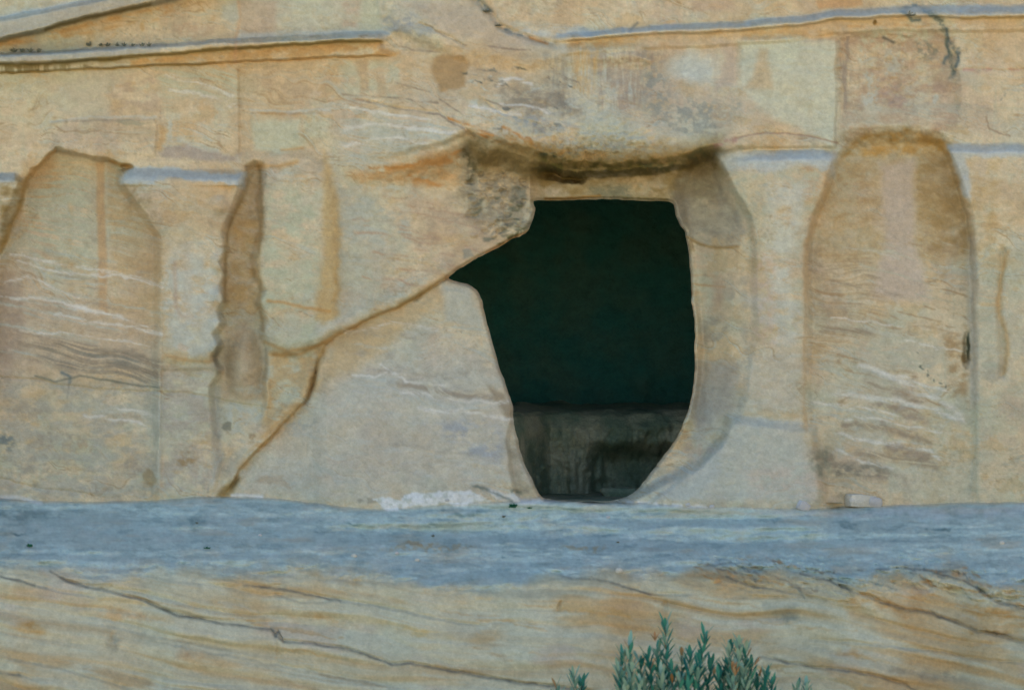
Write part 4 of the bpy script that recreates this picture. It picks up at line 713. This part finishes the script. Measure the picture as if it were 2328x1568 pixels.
# ================================================================== loose stones on the ledge
def stone(name, px, py, sx, sy_, sz, m, label, group=None, seed=0, rot=0, box=.9, lift=.4):
    import bmesh
    bm = bmesh.new(); bmesh.ops.create_cube(bm, size=2); bmesh.ops.subdivide_edges(bm, edges=bm.edges[:], cuts=9, use_grid_fill=True)
    from mathutils import noise
    for v in bm.verts:
        c = v.co.copy(); nn = c.normalized(); r = c.lerp(nn * 1.15, box)
        k = 1 + .10 * noise.noise(nn * 1.7 + Vector((seed, 0, 0))) + .05 * noise.noise(nn * 5 + Vector((seed, 3, 0)))
        r = r * k
        v.co = Vector((r.x * sx, r.y * sy_, r.z * sz))
    for f in bm.faces: f.smooth = True
    me = bpy.data.meshes.new(name); bm.to_mesh(me); bm.free(); me.materials.append(m)
    o = bpy.data.objects.new(name, me); d = sampleD(px, py)
    x, y, z = world(px, py, d); o.location = (x, y, z + sz * lift); o.rotation_euler = (rng.uniform(-.08, .08), rot, rng.uniform(-.3, .3)); link(o); tag(o, label, 'stone', group); return o
st = stone('boulder', 860, 505, .20, .13, .085, M_stone, 'largest loose cream block lying at the foot of the right bay', None, 1, .07, .3, .75)
stone('boulder', 874, 504.5, .10, .09, .07, M_stone2, 'small grey stone tucked behind the right end of the largest cream block', None, 2, .2, .6, .6)
stone('boulder', 803, 508, .085, .07, .065, M_stone2, 'pale pointed stone on the ledge below the base of the column right of the doorway', None, 3, .5, .5, .4)
for i, (px, py, s_, mm) in enumerate([(608, 517, .022, 1), (354, 556, .03, 0), (397, 553, .022, 1), (417, 560, .025, 0), (1002, 543, .03, 0), (619, 571, .04, 0), (260, 535, .02, 1), (447, 500, .025, 1), (688, 505, .03, 1), (712, 507, .03, 1)]):
    stone('pebble', px, py, s_, s_ * .8, s_ * .8, [M_stone, M_stone2][mm], 'tiny pale pebble lying loose on the blue-grey rock ledge', 'pebbles scattered on the ledge', 10 + i)
# slab of fallen stone inside the chamber
o = stone('boulder', 618, 497, .26, .12, .07, M_bench, 'low pale rubble block on the dark chamber floor inside the doorway', None, 31, 0, .4, 0)
x, y, z = world(620, 484, 2.4); o.location = (x, y, ZC - 2.10)

# ================================================================== plants
def leaf_mat(name, c, c2):
    m, nt, b = mat(name); N = nt.nodes; L = nt.links
    oi = N.new('ShaderNodeNewGeometry'); tcn = N.new('ShaderNodeTexNoise'); tcn.inputs['Scale'].default_value = 7; tc = N.new('ShaderNodeTexCoord'); L.new(tc.outputs['Object'], tcn.inputs['Vector'])
    ri = N.new('ShaderNodeMath'); ri.operation = 'ADD'; L.new(oi.outputs['Random Per Island'], ri.inputs[0]); L.new(tcn.outputs['Fac'], ri.inputs[1])
    mp = N.new('ShaderNodeMapRange'); mp.inputs['From Min'].default_value = .4; mp.inputs['From Max'].default_value = 1.5; L.new(ri.outputs[0], mp.inputs['Value'])
    mx = N.new('ShaderNodeMix'); mx.data_type = 'RGBA'; mx.inputs[6].default_value = (*c, 1); mx.inputs[7].default_value = (*c2, 1); L.new(mp.outputs[0], mx.inputs[0]); L.new(mx.outputs[2], b.inputs['Base Color'])
    b.inputs['Roughness'].default_value = .55; b.inputs['Specular IOR Level'].default_value = .3; return m
M_leaf = leaf_mat('oleander_leaf', (.015, .17, .13), (.07, .30, .19)); M_leaf2 = leaf_mat('sage_leaf', (.17, .34, .24), (.34, .46, .30)); M_dry = leaf_mat('dry_leaf', (.50, .22, .06), (.42, .27, .12)); M_stem = leaf_mat('woody_stem', (.10, .13, .07), (.18, .15, .09)); M_weed = leaf_mat('green_weed', (.01, .14, .08), (.03, .18, .09)); M_twig = leaf_mat('grey_twig', (.16, .18, .14), (.26, .26, .18))
class MB:
    def __init__(s): s.v = []; s.f = []
    def leaf(s, p, d, up, L, w, bend=.25):
        d = d.normalized(); side = d.cross(up)
        if side.length < 1e-3: side = Vector((1, 0, 0))
        side.normalize(); nrm = side.cross(d).normalized(); i = len(s.v)
        for t, ww in [(0, .15), (.3, .85), (.6, 1), (.85, .55), (1, .05)]:
            c = p + d * (L * t) - Vector((0, 0, 1)) * (bend * L * t * t); s.v += [c - side * w * ww / 2, c - nrm * w * ww * .12, c + side * w * ww / 2]
        for k in range(4):
            a = i + k * 3; s.f += [(a, a + 1, a + 4, a + 3), (a + 1, a + 2, a + 5, a + 4)]
    def tube(s, pts, r0, r1, n=5):
        i = len(s.v); m = len(pts)
        for k, p in enumerate(pts):
            r = r0 + (r1 - r0) * k / (m - 1); d = (pts[min(k + 1, m - 1)] - pts[max(k - 1, 0)]).normalized(); a = d.orthogonal().normalized(); b = d.cross(a)
            for j in range(n): an = 6.283 * j / n; s.v.append(p + a * math.cos(an) * r + b * math.sin(an) * r)
        for k in range(m - 1):
            for j in range(n): s.f.append((i + k * n + j, i + k * n + (j + 1) % n, i + (k + 1) * n + (j + 1) % n, i + (k + 1) * n + j))
    def build(s, name, m, parent=None, loc=None):
        org = parent.matrix_basis.translation if parent else Vector(loc or (0, 0, 0)); me = bpy.data.meshes.new(name); me.from_pydata([v - org for v in s.v], [], s.f); me.materials.append(m)
        for p in me.polygons: p.use_smooth = True
        o = bpy.data.objects.new(name, me)
        if parent: o.parent = parent
        else: o.location = org
        return link(o)
R = random.Random(5)
def oleander(root, tips, label, cat, y, group=None, mat_of=None, name='oleander_bush', L=.34, w=.044):
    e = empty(name, root); tag(e, label, cat, group); rt = Vector(root); stem = MB(); lv = MB(); lv2 = MB(); dry = MB()
    for ti, (px, py, pale, dy_) in enumerate(tips):
        tip = Vector(world(px, py, y + dy_)); base = rt + Vector(((tip.x - rt.x) * .35, dy_ * .5, 0)); ctrl = base.lerp(tip, .5) + Vector(((tip.x - base.x) * -.15, 0, .1))
        pts = [base * (1 - t) ** 2 + ctrl * 2 * t * (1 - t) + tip * t * t for t in [i / 12 for i in range(13)]]; stem.tube(pts, .012, .004)
        length = (tip - base).length; nw = int(length / .085); ang = R.random() * 6
        for k in range(nw):
            t = .22 + .78 * (k + R.random() * .5) / nw; t = min(t, 1)
            p = base * (1 - t) ** 2 + ctrl * 2 * t * (1 - t) + tip * t * t; ax_ = (tip - ctrl).normalized()
            for j in range(3):
                ang += 2.094 + R.uniform(-.3, .3); rad = Vector((math.cos(ang), math.sin(ang) * .8, 0)); up_ = .95 + 1.5 * t ** 3 + R.uniform(-.25, .3)
                d = rad + ax_ * up_; ll = L * R.uniform(.65, 1.1) * (1 - .35 * t)
                tgt = dry if R.random() < .035 else (lv2 if (R.random() < (.85 if pale else .12)) else lv); tgt.leaf(p, d, Vector((0, 0, 1)), ll, w * R.uniform(.8, 1.15), R.uniform(.05, .3))
            ang += .8
    stem.build('stem', M_stem, e)
    if lv.v: lv.build('foliage', M_leaf, e)
    if lv2.v: lv2.build('foliage', M_leaf2, e)
    return e, dry
yp = -6.2
def root_at(px, y): x, _, _ = world(px, 700, y); return (x, y, 0.0)
e, dry = oleander(root_at(676, yp), [(665, 622, 0, 0), (657, 650, 0, .1), (648, 655, 0, -.1), (639, 660, 1, .05), (705, 633, 0, .05), (700, 660, 0, -.2), (690, 654, 0, -.1), (682, 652, 1, .1), (712, 662, 0, .2), (672, 668, 0, -.15), (661, 675, 1, -.25), (690, 672, 0, -.3), (680, 680, 1, -.3)],
                  'tallest dark teal oleander bush growing below the rock slope', 'bush', yp)
for (px, py, dx) in [(713, 675, .1), (655, 640, -.05), (676, 676, .1), (688, 684, -.1)]:
    for j in range(4): dry.leaf(Vector(world(px, py, yp - .1)), Vector((R.uniform(-.6, .6) + dx, R.uniform(-.3, .3), 1)), Vector((0, 0, 1)), .12, .03, .1)
dry.build('withered_foliage', M_dry, e)
e, dry = oleander(root_at(628, yp - .3), [(629, 644, 1, 0), (622, 652, 1, .1), (619, 668, 1, -.1), (632, 668, 1, -.15), (626, 682, 1, -.2), (640, 680, 1, -.25)], 'pale sage green oleander bush at the left side of the tallest one', 'bush', yp - .3); dry.build('withered_foliage', M_dry, e)
e, dry = oleander(root_at(742, yp - .1), [(739, 642, 1, 0), (729, 644, 1, .1), (746, 650, 1, .05), (727, 664, 0, .1), (736, 664, 1, -.1), (744, 668, 1, -.15), (722, 670, 0, .1), (732, 680, 1, -.2), (745, 684, 1, -.2), (752, 664, 0, .1), (718, 676, 0, .0)], 'sage green oleander bush with an orange withered leaf right of the tallest one', 'bush', yp - .1)
for (px, py, dx) in [(754, 662, .5), (733, 668, 0), (735, 672, .1)]:
    for j in range(5): dry.leaf(Vector(world(px, py + 3, yp - .35)), Vector((R.uniform(-.3, .4) + dx, R.uniform(-.3, .3), 1)), Vector((0, 0, 1)), .13, .035, .05)
dry.build('withered_foliage', M_dry, e)
e, dry = oleander(root_at(770, yp + .2), [(765, 674, 0, 0), (757, 678, 0, .1), (772, 682, 0, .1)], 'low dark oleander shoots just right of the orange withered leaf', 'bush', yp + .2); dry.build('withered_foliage', M_dry, e)
e, dry = oleander(root_at(575, yp + .6), [(574, 675, 1, 0), (582, 680, 0, .1), (556, 685, 1, 0)], 'small lone grey-green sprig at the bottom edge left of the oleanders', 'plant', yp + .6, name='oleander_sprig'); dry.build('withered_foliage', M_dry, e)
e, dry = oleander(root_at(808, yp), [(806, 684, 1, 0), (797, 687, 1, .1)], 'low yellow-green sprig at the bottom edge right of the oleanders', 'plant', yp, name='oleander_sprig'); dry.build('withered_foliage', M_dry, e)
# weeds in the ledge
def weed(px, py, wpx, hpx, label, m, nleaf=60, name='weed_tuft', cat='weed', group=None, flat=1.0):
    mb = MB(); d = sampleD(px, py); x, y, z = world(px, py, d); ww = wpx / S; hh = hpx / S
    cl = [(0, 1.0), (R.uniform(-.2, .2), .8)]
    for k in range(nleaf):
        cc = R.choice(cl); a = (cc[0] + R.gauss(0, .22)) * ww; hh = hpx / S * cc[1]; py2 = py; dd = sampleD(px + a * S, py + R.uniform(-.5, .5)); b = Vector(world(px + a * S * .5, py, dd - .02)); b = Vector((x, y - .02, z)).lerp(b, .8)
        mb.leaf(b, Vector((R.uniform(-.7, .7), R.uniform(-.8, .1), R.uniform(.4, 1) * flat)), Vector((0, 0, 1)), hh * R.uniform(.5, 1.1), hh * .28, .15)
    o = mb.build(name, m, None, (x, y, z)); tag(o, label, cat, group)
weed(513, 507, 14, 6, 'bright green weed tuft on the ledge just left of the doorway sill', M_weed, 110)
weed(529, 508, 10, 2.5, 'thin flat green weed trailing right of the brightest tuft by the doorway', M_weed, 40)
weed(30, 546, 14, 4, 'small teal weed tuft near the left end of the ledge', M_weed, 70)
weed(207, 548, 11, 3.5, 'dark blue-green weed tuft in the middle left of the ledge', M_weed, 50)
weed(618, 542, 8, 2.5, 'dark little weed on the ledge below the right side of the doorway', M_twig, 40)
weed(197, 523, 6, 3, 'dark specks of dry weed in the ledge hollow below the crack foot', M_twig, 30)
weed(433, 536, 6, 3.5, 'small grey dry weed on the ledge below the white plaster strip', M_twig, 30)
weed(504, 517, 4, 4, 'tiny grey dry weed below the bright green tuft', M_twig, 20)
for px in (14, 22, 30, 39): weed(px, 52, 9, 6, 'grey dry weed clump in the angle at the left end of the upper cornice', M_twig, 26, 'dry_weed', 'weed', 'dry weeds in the angle of the left cornice')
for px in (101, 108, 117, 124, 133, 142, 149): weed(px, 46, 8, 5, 'small grey dry weed in the row along the top of the left cornice', M_twig, 20, 'dry_weed', 'weed', 'row of dry weeds on the left cornice')
weed(89, 46, 7, 6, 'dark dry weed clump at the left end of the row on the left cornice', M_twig, 40, 'dry_weed', 'weed')
weed(912, 16, 18, 7, 'grey dry weeds hanging over the right cornice above the brown panel', M_twig, 70, 'dry_weed', 'weed', None, .3)
weed(487, 12, 12, 6, 'grey dry weeds in the crack at the top centre', M_twig, 50, 'dry_weed', 'weed', None, .3)
weed(498, 26, 8, 5, 'grey dry weeds lower in the crack at the top centre', M_twig, 40, 'dry_weed', 'weed', None, .3)

# ================================================================== light, sky, camera
sc = bpy.context.scene
el = math.radians(47); az = math.radians(-38)          # the sun stands behind the cliff: the whole front lies in open shade
w_ = bpy.data.worlds.new('World'); sc.world = w_; w_.use_nodes = True; nt = w_.node_tree
sky = nt.nodes.new('ShaderNodeTexSky'); sky.sky_type = 'NISHITA'; sky.sun_disc = False; sky.sun_elevation = el; sky.sun_rotation = az; sky.air_density = 1.0; sky.dust_density = .3; sky.ozone_density = 2.5
bg = nt.nodes['Background']; bg.inputs['Strength'].default_value = .125; nt.links.new(sky.outputs[0], bg.inputs[0])
su = bpy.data.lights.new('Sun', 'SUN'); su.energy = 5.0; su.angle = math.radians(.5); su.color = (1, .96, .88)
so = bpy.data.objects.new('Sun', su); link(so)
dirv = Vector((math.sin(az) * math.cos(el), math.cos(az) * math.cos(el), math.sin(el)))
so.rotation_euler = dirv.to_track_quat('Z', 'Y').to_euler(); so.location = dirv * 60
cam = bpy.data.cameras.new('Camera'); co = bpy.data.objects.new('Camera', cam); link(co); co.location = (0, -CD, ZC); co.rotation_euler = (math.pi / 2, 0, 0)
cam.sensor_width = 36; cam.lens = 36 * CD / (1024 / S); cam.clip_end = 2000
cam.dof.use_dof = True; cam.dof.focus_distance = CD; cam.dof.aperture_fstop = .9
sc.camera = co
sc.view_settings.view_transform = 'Standard'; sc.view_settings.look = 'None'; sc.view_settings.gamma = 1; sc.view_settings.exposure = 1.27
